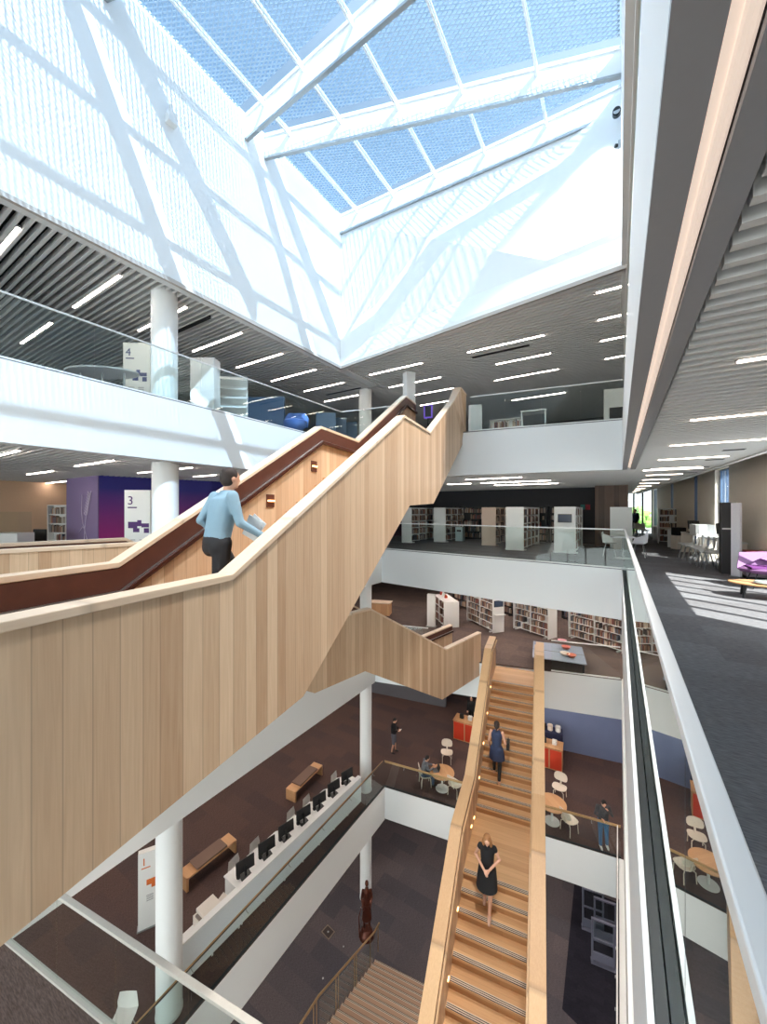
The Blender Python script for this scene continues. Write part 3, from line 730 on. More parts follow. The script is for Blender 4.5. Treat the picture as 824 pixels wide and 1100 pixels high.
# warm step lights low on the inner faces
k = 0
for (ta, zaa, cnt) in ((12.9, zt - RS * 1 + .05, 5), (9.2, zl + .14, 1), (7.6, zl - RS * 2 + .02, 6)):
    for i in range(cnt):
        t = ta - i * RN * 3; z = zaa - i * RS * 3 + .06
        for par, y0, y1 in ((left, 1.553, 1.572), (right, .178, .197)):
            m = MB(); m.bx(t - .04, t + .04, y0, y1, z - .01, z + .01); m.build('step_light', STEPL, par)

# --- return flight down to the ground floor
rs = thing('timber_staircase', 'broad striped timber stair rising from the dark ground floor at the bottom of the photo', 'staircase', (0, 0, 0), TS)
n = 18
treads(rs, 12.6, Z0 + .155, n, .275, .155, 3.0, 5.63, dirn=-1, bands=2, wm=W_RETURN)
m = MB(); prof_plate(m, [(12.58, Z0), (12.58 - .275 * n, Z0 + .155 * n), (12.58 - .275 * n, Z0 + .155 * n - .3), (12.1, Z0 - .02)], 3.0, 5.63); m.build('stringer', MATS['brown_wall'], rs)
zz = Z0 + .155
hr = thing('stair_railing', 'bronze handrail on posts with glass along the left side of the striped stair', 'railing', (0, 0, 0), TS)
slope = lambda t: Z0 + (12.6 - t) / .275 * .155 + .155
m = MB(); m.tube([(13.1, 5.68, Z0 + .96), (12.7, 5.68, Z0 + 1.05), (8.9, 5.68, slope(8.9) + .95), (7.9, 5.68, slope(8.3) + .95), (7.0, 5.68, slope(8.0) + 1.0)], .032, 8); m.build('handrail', BRONZE, hr, smooth=True)
for t in (13.0, 12.3, 11.2, 11.05, 10.0, 9.85, 8.8, 8.65, 7.6):
    zb = Z0 if t > 12.6 else slope(t) - .2
    m = MB(); m.cyl((t, 5.68, zb), (t, 5.68, (Z0 + .96 if t > 12.7 else slope(t) + .93)), .014, n=8); m.build('post', BRONZE, hr)
m = MB(); m.plate([(12.6, 5.66, Z0 + .1), (8.9, 5.66, slope(8.9) - .1), (8.9, 5.66, slope(8.9) + .85), (12.6, 5.66, Z0 + .95)], (0, .012, 0)); m.build('pane', GLASS, hr)
# ---------------------------------------------------------------- ceiling strip lamps
def strip(label, a, b, z, grp):
    L = max(.5, b - a[0])
def lamp_strip(x0, x1, y, z, label, grp, hw=.024, lm=None):
    t = thing('ceiling_strip_light', label, 'ceiling light', (x0, y, z), 0, grp)
    m = MB(); m.bx(0, x1 - x0, -.035, .035, 0, .05); m.build('housing', DGREY, t)
    m = MB(); m.bx(.01, x1 - x0 - .01, -hw, hw, -.012, .0); m.build('diffuser', lm or LAMP, t)
L4 = [((500.5, 377.3), (584, 358)), ((532, 391), (592, 380)), ((530, 408), (600, 396)), ((72, 328), (121, 292.5)), ((-30, 285), (13.6, 242)),
      ((147, 355), (198, 329)), ((18.8, 368), (51, 345.6)), ((205, 377), (256, 356)), ((252, 394.5), (300, 378.5)), ((290, 409), (337, 396)), ((325, 420), (367, 410)),
      ((397, 403), (452, 389)), ((417, 416), (472, 404)), ((447, 425), (486, 416)), ((640, 313), (690, 301)), ((642, 343), (690, 333)), ((645, 366), (690, 357)), ((650, 386), (690, 378)), ((347, 431), (384, 424)), ((452, 436), (490, 429)), ((550, 430), (607, 421))]
names = {}
seen = []
n4 = 0
for (a, b) in L4:
    p, q = P(*a, ZC4), P(*b, ZC4)
    y = (p.y + q.y) / 2
    y = round(y / .15) * .15 + .075
    n4 += 1
    lamp_strip(p.x, min(q.x, 3), y, ZC4 + .01, 'lit strip lamp between the grey slats of the top floor ceiling', 'strip lamps in the top floor ceiling')
L3 = [((74.6, 500), (125.6, 494.6)), ((20.7, 509), (55.7, 505.5)), ((48.4, 519), (70, 516.5)), ((-15, 491), (14.6, 483)), ((149, 508), (165, 506)), ((191, 503), (202, 501.5)), ((205.7, 511.7), (233, 510)),
      ((500, 515), (560, 512)), ((515, 518.5), (592, 516)), ((530, 521), (600, 519)), ((690, 506), (760, 500)), ((480, 520), (505, 519))]
for (a, b) in L3:
    p, q = P(*a, ZC3), P(*b, ZC3)
    y = round((p.y + q.y) / 2 / .145) * .145 + .06
    lamp_strip(p.x, q.x, y, ZC3 - .005, 'lit strip lamp between the slats of the third floor ceiling above the reading areas', 'strip lamps in the third floor ceiling', .017)
for i in range(12):
    y = 3.8 + i * 2.175
    lamp_strip(.75, ceilx(y) - .35, y, ZC3 - .005, 'lit strip lamp in the slatted ceiling over the window aisle', 'strip lamps over the window aisle', .014, LAMP3)
for k, (a, b, z, where) in enumerate((((508, 385), (568, 370), ZC4, 'top floor, right of the skylight corner'), ((188, 357), (226, 341), ZC4, 'top floor beside the left round column'), ((352, 425), (385, 416), ZC4, 'top floor left of the far column'),
                               ((775, 485), (793, 482), ZC3, 'window aisle, nearest'), ((757, 495), (771, 493), ZC3, 'window aisle, second along'), ((744, 503), (756, 501), ZC3, 'window aisle, third along'), ((734, 508.5), (744, 507), ZC3, 'window aisle, furthest'))):
    p, q = P(*a, z), P(*b, z)
    t = thing('ceiling_vent', 'narrow black slot vent in the slats of the ' + where, 'vent', (p.x, (p.y + q.y) / 2, z - .004), 0, 'slot vents')
    L = max(.3, q.x - p.x); m = MB(); m.bx(0, L, -.05, .05, 0, .06); m.build('slot', BLK, t); m = MB(); m.bx(-.01, L + .01, -.06, -.05, -.002, .06); m.bx(-.01, L + .01, .05, .06, -.002, .06); m.build('frame', DSTEEL, t)
# unseen ceiling lamps, added to brighten the lower floors and slab edges
def lamps(name, z, pts, power=1):
    for (x, y) in pts:
        t = thing('ceiling_strip_light', name.replace('strip lamps', 'slim strip lamp')+', hidden from the atrium by the slab edge', 'ceiling light', (x, y, z - .06), 0, name)
        m = MB(); m.bx(-1.2, 1.2, -.06, .06, 0, .06); m.build('housing', DGREY, t)
        m = MB(); m.bx(-1.18, 1.18, -.05, .05, -.01, .0); m.build('diffuser', LAMP2, t)

for (nm, z, pts) in (('strip lamps under the second floor slab', Z2 - 1.0, [(-11.5, y) for y in (2, 6, 10, 14, 18)] + [(-15, y) for y in (2, 6, 10, 14, 18)] + [(x, y) for x in (-6.5, -3, .8) for y in (16, 19)] + [(1.6, y) for y in (0, 3, 6, 9, 12)]),
                     ('strip lamps under the third floor slab', Z3 - 1.0, [(-11.5, y) for y in (4, 9, 14, 19)] + [(-15, y) for y in (9, 16)] + [(x, y) for x in (-7, -4, -1) for y in (16, 19, 22)] + [(1.6, y) for y in (3, 8, 13, 18)]),
                     ('strip lamps under the first floor slab', Z1 - .46, [(-11, y) for y in (2, 7, 12)] + [(x, 17) for x in (-7, -3, 1)] + [(1.6, y) for y in (3, 8, 12)])):
    lamps(nm, z, pts)
# ---------------------------------------------------------------- furniture
BOOKC = [mat('book_%d' % i, c, .7) for i, c in enumerate([(134, 84, 76), (92, 98, 112), (188, 170, 150), (104, 78, 66), (76, 72, 74), (168, 132, 108), (200, 190, 180), (120, 104, 92)])]
BOOKS = []                                   # (world matrix, w, d, h, colour, distance)
def shelf_range(label, p, ang, L, dep=.6, H=1.8, tiers=5, faces=(1, -1), ends=True, mt=WHITE2, bookw=.036, group='book ranges', feet=True, fill=.975, bay=.95, vis=True, cat='bookshelf', topdisp=False):
    """p: base corner; length along ang; +y local is the left-hand face"""
    t = thing('bookshelf', label, cat, (p[0], p[1], p[2]), ang, group)
    if ends:
        for x in (-.03, L):
            m = MB(); m.bx(x, x + .03, -dep / 2 - .02, dep / 2 + .02, .0, H); m.build('end_panel', mt, t, bevel=.004)
    m = MB(); m.bx(0, L, -.012, .012, .08, H - .03); m.build('back_panel', mt, t)
    n = max(1, round(L / bay)); bw = L / n
    if n > 1:
        for i in range(1, n):
            m = MB(); m.bx(i * bw - .012, i * bw + .012, -dep / 2, dep / 2, .06, H - .02); m.build('upright', mt, t)
    th = (H - .12) / tiers
    M = Matrix.Translation(Vector(p)) @ Matrix.Rotation(ang, 4, 'Z')
    for k in range(tiers):
        z = .12 + k * th
        m = MB(); m.bx(0, L, -dep / 2, dep / 2, z - .025, z); m.build('shelf', mt, t)
        for s in faces:
            x = .03
            while x < L - .05:
                if random.random() > fill: x += random.uniform(.08, .3); continue
                w = bookw * random.uniform(.6, 1.5); h = th * random.uniform(.55, .82); d = dep / 2 - .06
                if x + w > L - .02: break
                if abs((x % bw) - bw / 2) < bw / 2 - .03:
                    BOOKS.append((M @ Matrix.Translation((x + w / 2, s * (d / 2 + .035), z + h / 2)), w * .94, d * random.uniform(.8, 1), h, random.randrange(8), vis))
                x += w
    m = MB(); m.bx(0, L, -dep / 2, dep / 2, H - .03, H - .005); m.build('top_shelf', mt, t)
    if feet:
        for x in (.15, L - .15):
            m = MB(); m.bx(x - .03, x + .03, -dep / 2 - .08, dep / 2 + .08, 0, .05); m.build('foot', mt, t)
    return t
def ang2(a, b): return math.atan2(b[1] - a[1], b[0] - a[0])
def screen(t, x, y, z, w, h, face=(0, -1), tilt=0):
    m = MB()
    if face[0] == 0:
        m.bx(x - w / 2, x + w / 2, y, y + face[1] * .03, z, z + h); fr = m.build('display', BLK, t)
        m = MB(); m.bx(x - w / 2 + .015, x + w / 2 - .015, y + face[1] * .03, y + face[1] * .034, z + .02, z + h - .02); m.build('screen', mat('lit_screen', (120, 140, 180), .2, emit=(110, 135, 190), es=.35), fr)
    else:
        m.bx(x, x + face[0] * .03, y - w / 2, y + w / 2, z, z + h); fr = m.build('display', BLK, t)
        m = MB(); m.bx(x + face[0] * .03, x + face[0] * .034, y - w / 2 + .015, y + w / 2 - .015, z + .02, z + h - .02); m.build('screen', MATS.get('lit_screen') or SCREEN, fr)

# second floor ranges
def l2range(label, ua, va, ub, vb, H=2.0, **kw):
    a, b = P(ua, va, Z2), P(ub, vb, Z2); ang = ang2(a, b); L = (b - a).length
    nrm = Vector((math.sin(ang), -math.cos(ang), 0))          # the camera side (right of a->b)
    dep = kw.pop('dep', .6); c = a - nrm * (dep / 2)
    return shelf_range(label, (c.x, c.y, Z2), ang, L, dep, H, faces=(-1,), **kw)
l2range('long white bookshelf on the second floor nearest the right edge of the atrium', 611.5, 684.2, 668, 702, tiers=6)
l2range('white bookshelf on the second floor directly behind the head of the amber stair', 552, 674.8, 588.6, 687, tiers=6)
tc_ = l2range('white second floor bookshelf with a screen on its end', 502, 666, 529.3, 680, tiers=6)
a, b = P(502, 666, Z2), P(529.3, 680, Z2); Lc = (b - a).length
screen(tc_, Lc + .031, -.0, 1.22, .5, .3, face=(1, 0))
m = MB(); m.bx(Lc + .03, Lc + .25, -.26, .26, .86, .89); m.build('tray', WHITE2, tc_)
l2range('low white bookshelf on the second floor with items displayed on its top', 466, 664, 477, 674.5, H=1.28, tiers=3, dep=.75)
for k, (ua, va, ub, vb, lb) in enumerate(((487, 650, 503, 655.5, 'dark bookshelf against the back of the second floor, left one'), (531, 656, 550, 662, 'dark bookshelf against the back of the second floor, right of the screen end'), (604, 664, 613, 667, 'dark bookshelf at the back of the second floor between two long white ones'))):
    l2range(lb, ua, va, ub, vb, tiers=5, mt=BLK, dep=.35, ends=True)
q = P(463.5, 673, Z2)
t = thing('totem', 'plain white totem panel standing left of the low display shelf on the second floor', 'sign', tuple(q), TS - PI / 2)
m = MB(); m.bx(-.2, .2, -.1, .1, 0, 1.62); m.build('panel', WHITE2, t, bevel=.006)
m = MB(); m.bx(-.24, .24, -.14, .14, 0, .04); m.build('base_plate', STEEL, t)
for k, (dx, c, sz) in enumerate(((.15, (180, 60, 50), .2), (.5, (230, 230, 225), .26), (.9, (196, 80, 50), .18))):
    a, b = P(466, 664, Z2), P(477, 674.5, Z2); ang = ang2(a, b); d = (b - a).normalized(); n_ = Vector((-d.y, d.x, 0))
    c0 = a + d * min(dx, (b - a).length - .1) + n_ * .35
    m = MB(); m.box((0, 0, sz / 2), (.18, .03, sz), rx=-.25); m.box((0, .05, sz * .3), (.1, .08, sz * .6)); o = m.build('display_book', mat('disp_%d' % k, c, .6), loc=(c0.x, c0.y, Z2 + 1.28), rz=ang)
    tag(o, ('red book propped on the low white shelf', 'white book propped up in the middle of the low white shelf', 'orange book propped at the near end of the low white shelf')[k], 'book')
# wood box bench and display at the left of the second floor
q = P(405, 664, Z2)
t = thing('storage_bench', 'pale wooden box bench behind the switchback stair on the second floor', 'bench', (q.x - .3, q.y + .6, Z2), .3)
m = MB(); m.bx(-.7, .7, -.3, .3, .05, .7); m.build('body', W_TABLE, t, bevel=.01)
m = MB(); m.bx(-.74, .74, -.34, .34, .7, .74); m.build('top', W_CAP, t)
for x0, w_, lb in ((-9.6, 2.2, 'left'), (-6.9, 1.6, 'middle'), (-4.8, 1.4, 'right')):
    t = thing('wall_cabinet', 'tall %s brown wooden cabinet on the far left wall of the second floor' % lb, 'cabinet', (x0, 27.0, Z2))
    m = MB(); m.bx(0, w_, 0, .45, 0, 2.4); m.build('body', W_DARKP, t)
    for j in range(2):
        m = MB(); m.bx(j * w_ / 2 + .02, (j + 1) * w_ / 2 - .02, -.02, 0, .1, 2.3); dd = m.build('door', W_DARKP, t)
        m = MB(); m.bx(w_ / 2 + (-.08 if j == 0 else .05), w_ / 2 + (-.05 if j == 0 else .08), -.05, -.02, 1, 1.3); m.build('handle', STEEL, dd)
# reading table behind the second floor glass, with bowls and chairs
pa, pb = P(590, 712, Z2 + .74), P(622, 716, Z2 + .74)
t = thing('reading_table', 'low blue-grey reading table with glossy top behind the second floor glass', 'table', (P(590, 700, Z2).x - .1, B2(P(590, 700, Z2).x) + .15, Z2), TS - PI / 2)
m = MB(); m.bx(-.2, 1.6, .05, 1.9, .33, .36); m.build('tabletop', mat('blue_grey_top', (150, 160, 178), .25), t, bevel=.01)
m = MB(); m.bx(-.2, 1.6, .92, .96, .361, .363); m.build('divider_strip', BLK, t)
for x in (-.1, 1.5):
    for y in (.15, 1.8):
        m = MB(); m.bx(x - .03, x + .03, y - .03, y + .03, 0, .33); m.build('leg', BLK, t)
for k, (u, v, c, lb) in enumerate(((604, 690, (214, 150, 160), 'pink round bowl at the far end of the blue-grey table'), (608, 697, (196, 96, 80), 'red-brown round bowl in the middle of the blue-grey table'), (607, 704, (232, 220, 208), 'cream round bowl on the blue-grey table'), (614, 706, (206, 104, 72), 'orange round bowl at the near end of the blue-grey table'))):
    q = P(u, v, Z2 + .36)
    m = MB(); R_ = .17; m.loft([((0, 0, 0), .06, .06), ((0, 0, .01), .1, .1), ((0, 0, .09), R_, R_), ((0, 0, .1), R_, R_), ((0, 0, .095), R_ - .02, R_ - .02), ((0, 0, .03), .07, .07)], 20)
    tag(m.build('bowl', mat('bowl_%d' % k, c, .4), loc=(q.x, q.y, Z2 + .361), smooth=True), lb, 'bowl')

# third floor ranges at the back
def l3range(label, u0, u1, vb, L=3.5, H=1.78, disp=False, **kw):
    a, b = P(u0, vb, 0), P(u1, vb, 0); x0 = a.x; dep = kw.pop('dep', .66)
    # end panel faces the camera; run goes away along +Y
    cx = (a.x + b.x) / 2; cy = (a.y + b.y) / 2
    w = max(.5, min(.75, (b - a).length))
    return shelf_range(label, (cx, cy, 0), PI / 2, L, w, H, tiers=5, faces=(-1,), group='book ranges at the back of the third floor', **kw)
l3range('leftmost white bookshelf at the back of the third floor', 431.5, 442.8, 583.1)
l3range('second bookshelf from the left at the back of the third floor, with lilac end', 466, 479, 582.3)
l3range('bookshelf at the back of the third floor with warm beige end panel', 518, 532.3, 586, mt=mat('warm_panel', (214, 190, 172), .5))
l3range('tall plain white-ended bookshelf in the middle of the third floor back rail', 544.2, 561.9, 591)
t5 = l3range('bookshelf at the back of the third floor with a blue screen on its white end', 596.8, 617, 594.3, L=3.1)
screen(t5, -.031, 0, 1.18, .48, .32, face=(-1, 0)); m = MB(); m.bx(-.2, -.03, -.25, .25, .8, .83); m.build('tray', WHITE2, t5)
l3range('bookshelf at the back of the third floor in front of the walnut panelling', 657, 677.5, 590.5, L=2.6)
for i, x in enumerate((-9.2, -7.6, -6.0, -4.4, -2.9)):
    shelf_range('black wall bookshelf full of pale books on the dark back wall, %s from the left' % ('first', 'second', 'third', 'fourth', 'fifth')[i], (x, 20.8, 0), 0, 1.3, .36, 1.85, 5, faces=(-1,), mt=BLK, group='black wall bookshelves', feet=False)
# small white box and wall notices
q = P(494, 581, 0); t = thing('book_return', 'small white box cabinet before the second bookshelf on the third floor', 'cabinet', tuple(q), 0)
m = MB(); m.bx(-.2, .2, -.15, .25, 0, .75); m.build('body', mat('pale_cyan', (206, 224, 226), .4), t, bevel=.01); m = MB(); m.bx(-.12, .12, -.16, -.15, .5, .6); m.build('slot', BLK, t)
for u, c, lb in ((626, (40, 130, 120), 'teal'), (631.5, (190, 50, 70), 'red')):
    x = P(u, 590, 0).x
    r = (u - 412) / F; k = 20.95 / (FWD.y + RGT.y * r); px_ = (FWD + RGT * r) * k
    m = MB(); m.bx(-.1, .1, -.03, 0, -.12, .12); tag(m.build('wall_sign', mat('notice_' + lb, c, .5), loc=(px_.x, 20.98, CZ + .15)), 'small square %s notice on the dark wall beside the walnut panelling' % lb, 'sign')

# purple feature block, totems and fittings on the left of the third floor
m, nt, b = nodes('purple_gradient')
tc = N(nt, 'ShaderNodeTexCoord'); sp = N(nt, 'ShaderNodeSeparateXYZ'); nt.links.new(tc.outputs['Object'], sp.inputs[0])
mr = N(nt, 'ShaderNodeMapRange'); mr.inputs['From Max'].default_value = 2.8; nt.links.new(sp.outputs[2], mr.inputs[0])
rp = N(nt, 'ShaderNodeValToRGB'); e = rp.color_ramp.elements; e[0].color = lin((170, 40, 130)); e[1].color = lin((52, 48, 140)); e[0].position = .25; e[1].position = .85
nt.links.new(mr.outputs[0], rp.inputs[0]); nt.links.new(rp.outputs[0], b.inputs['Base Color']); MATS['purple_gradient'] = m
PG = m
PL = mat('lilac_wall', (140, 122, 164), .6, noise=.03)
t = tag(thing('wall_purple_block', None, None, (-14.3, 5.5, 0)), kind='structure')
m = MB(); m.poly([(-2.5, 0), (0, 0), (.9, 3.4), (.9, 8), (-2.5, 8)], 0, ZC3 + .5); m.build('wall_purple_faces', PG, t)
m = MB(); m.bx(-2.5, .0, -.03, 0, 0, ZC3); m.build('wall_lilac_face', PL, t)
t2 = thing('wall_graphic', 'pale plant drawing with seed head on the lilac wall face', 'mural', (-15.25, 5.44, 0), 0)
lf = mat('pale_lilac', (196, 184, 210), .6)
for k, pts in enumerate(([(0, 0, .4), (.05, 0, 1.0), (.22, 0, 1.7), (.42, 0, 2.2)], [(-.4, 0, .9), (-.1, 0, 1.1), (.05, 0, 1.0)], [(-.15, 0, 2.2), (-.2, 0, 1.6), (-.1, 0, 1.2), (.05, 0, 1.05)], [(.05, 0, 1.0), (.3, 0, .55)])):
    m = MB(); m.tube(pts, .012, 5); m.build('stem', lf, t2)
for k in range(9):
    f = k / 8; x = .14 + f * .28; z = 1.5 + f * .7
    for s in (-1, 1): m = MB(); m.ell((x + s * .09, 0, z + .03), (.085, .008, .03), 8, 5, M=Matrix.Rotation(-s * .7, 3, 'Y')); m.build('leaf', lf, t2)
def totem(label, u, depth, z, num, accent, w=.62, H=2.15, rz=None, inner=None):
    x, y = D(u, depth)
    t = thing('wayfinding_totem', label, 'sign', (x, y, z), TS - PI / 2 - .35 if rz is None else rz)
    m = MB(); m.bx(-w / 2, w / 2, 0, .16, 0, H); m.build('panel', WHITE2, t, bevel=.004)
    m = MB(); m.bx(-w / 2 - .03, w / 2 + .03, -.03, .19, 0, .03); m.build('base_plate', STEEL, t)
    ac = mat('accent_%s' % num, accent, .6)
    text('numeral', num, .3, ac, t, (-w / 2 + .07, -.001, H - .36), (PI / 2, 0, 0))
    m = MB(); m.bx(-w / 2 + .08, -w / 2 + .3, -.004, 0, H - .45, H - .42); m.build('caption_line', ac, t)
    zz = H - .95
    m = MB()
    for (a, b_, c, d) in ((-.22, .0, 0, .16), (0, .1, .05, .2), (.1, .28, .02, .12), (-.1, .05, -.1, 0), (.16, .28, -.12, .0)):
        m.bx(a, b_, -.004, 0, zz + c, zz + d)
    m.build('floor_map', ac, t)
    m = MB()
    for k in range(4): m.bx(-.22, -.05, -.004, 0, zz - .3 - k * .05, zz - .285 - k * .05); m.bx(.05, .2, -.004, 0, zz - .3 - k * .05, zz - .285 - k * .05)
    m.build('small_print', mat('print_grey', (120, 120, 126), .6), t)
    return t
totem('white totem marked 3 with purple floor map beside the round column', 147.5, 9.4, Z3, '3', (80, 40, 110), rz=.62)
totem('white totem marked 4 with blue floor map behind the top floor glass', 146.5, 10.5, Z4, '4', (60, 70, 120), w=.72, rz=.62)
q = P(157, 986, Z1)
totem('white totem marked 1 with orange floor map half hidden by the round column', 167, 10.9, Z1, '1', (206, 104, 40), w=.85, H=2.2, rz=1.05)
x, y = D(439.5, 12.95)
t = thing('wayfinding_totem', 'grey-white totem at the head of the stair on the top floor', 'sign', (x, y, Z4), 1.0)
m = MB(); m.bx(-.17, .17, -.14, .14, 0, 2.2); m.build('panel', WHITE2, t, bevel=.005)
m = MB(); m.bx(.171, .175, -.1, -.02, 1.5, 2.0); m.bx(.171, .175, .02, .1, 1.2, 1.8); m.build('small_print', mat('print_grey', (120, 120, 126), .6), t)
m = MB(); m.bx(-.2, .2, -.17, .17, 0, .03); m.build('base_plate', STEEL, t)
x, y = D(58, 14.5)
shelf_range('white bookshelf on the left of the third floor beside the lilac wall', (x, y, 0), .35, 1.6, .4, 1.85, 5, faces=(-1,), group='', feet=False)
x, y = D(8, 11.5); t = thing('display_case', 'bright white case with glazed top at the far left of the third floor', 'cabinet', (x, y, 0), .4)
m = MB(); m.bx(-.6, .35, 0, .5, 0, .95); m.build('body', WHITE2, t, bevel=.01); m = MB(); m.bx(-.55, .3, .05, .45, .95, 1.6); m.build('glass_top', GLASS, t)
x, y = D(42, 12.5); t = thing('office_chair', 'black office chair back showing over the left oak rail', 'chair', (x, y, 0), .4)
m = MB(); m.bx(-.25, .25, 0, .06, .5, 1.02); m.build('backrest', BLK, t, bevel=.02); m = MB(); m.bx(-.25, .25, -.45, 0, .45, .52); m.build('seat', BLK, t, bevel=.02)
m = MB(); m.cyl((0, -.2, .08), (0, -.2, .45), .03); m.build('stem', STEEL, t)
for k in range(5): m = MB(); m.tube([(0, -.2, .1), (.3 * math.cos(k * 1.257), -.2 + .3 * math.sin(k * 1.257), .04)], .02, 6); m.build('leg', BLK, t)

# ---- top floor things behind the glass
x, y = D(110, 8.9); t = thing('cafe_table', 'white oval table on thin legs behind the top floor glass', 'table', (x, y, Z4), .6)
m = MB(); m.loft([((0, 0, .72), .8, .42), ((0, 0, .75), .82, .44)], 28); m.build('tabletop', WHITE2, t)
for a in (-.5, 0, .5): m = MB(); m.cyl((a, 0, 0), (a, 0, .72), .025); m.build('leg', STEEL, t)
def cabinet(label, u, dep, z, w, h, d=.35, rz=.5, mt=WHITE2, cat='cabinet', name='cabinet', doors=2):
    x, y = D(u, dep); t = thing(name, label, cat, (x, y, z), rz)
    m = MB(); m.bx(-w / 2, w / 2, 0, d, 0.06, h); m.build('body', mt, t, bevel=.006)
    m = MB(); m.bx(-w / 2 + .03, w / 2 - .03, .03, d - .03, 0, .06); m.build('plinth', BLK, t)
    for j in range(doors):
        m = MB(); m.bx(-w / 2 + j * w / doors + .01, -w / 2 + (j + 1) * w / doors - .01, -.015, 0, .08, h - .02); m.build('door', mt, t)
    return t
cabinet('tall white cabinet behind the top floor glass right of the column', 217, 10.2, Z4, .66, 1.62)
x, y = D(243, 11); t = thing('display_rack', 'white rack with slanting shelves behind the top floor glass', 'rack', (x, y, Z4), .75)
m = MB(); m.bx(-.55, .55, .3, .34, 0, 1.5); m.build('back_panel', WHITE2, t)
for k in range(5): m = MB(); m.box((0, .14, .3 + k * .27), (1.1, .34, .02), rx=.5); m.build('shelf', WHITE2, t)
for k, (u, dep, c, sc_, lb) in enumerate(((317, 13.3, (84, 120, 190), 1.0, 'blue rounded lounge chair behind the top floor glass'),)):
    x, y = D(u, dep); t = thing('lounge_chair', lb, 'chair', (x, y, Z4), .6)
    cm = mat('blue_felt', c, .9)
    m = MB(); m.loft([((0, 0, .3), .25, .22), ((0, 0, .42), .38, .34), ((0, .02, .62), .42, .38), ((0, .04, .66), .36, .32)], 20); m.build('seat', cm, t, smooth=True)
    m = MB(); m.plate([(-.4, .2, .45), (-.43, .26, .8), (-.3, .3, 1.0), (.3, .3, 1.0), (.43, .26, .8), (.4, .2, .45)], (0, .12, 0)); m.build('backrest', cm, t, bevel=.03)
    for a in range(4): m = MB(); m.tube([(0, 0, .3), (.3 * math.cos(a * 1.57 + .78), .3 * math.sin(a * 1.57 + .78), 0)], .015, 6); m.build('leg', STEEL, t)
x, y = D(278, 15); m = MB(); m.bx(-1.0, 1.0, 0, .2, 0, 2.0); tag(m.build('partition', mat('blue_panel', (64, 104, 150), .6), loc=(x, y, Z4), rz=.5), 'deep blue partition behind the top floor glass', 'partition')
x, y = D(230, 17)
for k, (u, dep) in enumerate(((350, 19), (362, 20), (374, 21))):
    x, y = D(u, dep); m = MB(); m.bx(-.5, .5, 0, .08, .1, 2.4)
    tag(m.build('partition', mat('sky_blue_panel', (120, 160, 206), .4), loc=(x, y, Z4), rz=.5), '%s pale blue upright panel beyond the blue chair' % ('left', 'middle', 'right')[k], 'partition')
x, y = D(510.5, 12.6); cabinet('grey-white panel cabinet right of the stair head on the top floor', 510.5, 12.9, Z4, .45, 1.1, rz=.3, doors=1)
x, y = D(528, 15.5); shelf_range('low white shelf behind the top floor glass right of the stair head', (x, y, Z4), .1, 1.2, .4, 1.15, 3, faces=(-1,), group='', feet=False)
x, y = D(573, 12.3); t = thing('side_table', 'white open cube frame table behind the top floor glass', 'table', (x, y, Z4), .15)
for i in (-.36, .36):
    for j in (0, .5): m = MB(); m.bx(i - .02, i + .02, j - .02, j + .02, 0, .76); m.build('leg', WHITE2, t)
m = MB(); m.bx(-.4, .4, -.03, .53, .72, .76); m.build('tabletop', WHITE2, t)
x, y = D(662, 14); t = thing('display_screen', 'white framed display board with dark monitor at the right end of the top floor glass', 'screen', (x, y, Z4), .2)
m = MB(); m.bx(-.4, .4, 0, .08, 0, 2.0); m.build('board', WHITE2, t); m = MB(); m.bx(-.22, .3, -.05, 0, .9, 1.3); m.build('monitor', BLK, t)
x, y = D(460, 13.8); t = thing('picture_frame_screen', 'small screen with violet frame on a stand seen through the stair head', 'screen', (x, y, Z4), .3)
m = MB(); m.bx(-.16, .16, -.03, .03, .85, 1.35); m.build('frame', mat('violet', (130, 100, 220), .4, emit=(120, 90, 220), es=.3), t, bevel=.02); m = MB(); m.bx(-.11, .11, -.035, -.03, .9, 1.3); m.build('screen', BLK, t); m = MB(); m.cyl((0, 0, 0), (0, 0, .85), .03); m.build('stand', BLK, t)

# ---- window aisle of the third floor
LIL = mat('lilac_white', (240, 238, 246), .35)
q = P(796, 621, 0)
t = thing('totem', 'tall plain white totem standing beside the computer desks', 'sign', tuple(q), .75)
m = MB(); m.bx(-.035, .035, -.0, .2, 0, 1.83); m.build('panel', LIL, t, bevel=.005); m = MB(); m.bx(-.055, .055, -.02, .22, 0, .03); m.build('base_plate', STEEL, t)
q = P(783, 609, 0)
t = thing('bookcase', 'small black bookcase behind the white totem', 'bookshelf', (2.42, 12.95, 0), 0)
m = MB(); m.bx(-.14, .14, 0, .3, 0, 1.85); m.build('case', mat('charcoal', (60, 58, 60), .5), t); m = MB(); m.bx(-.13, .13, -.01, .01, 1.15, 1.19); m.build('shelf', WHITE2, t)
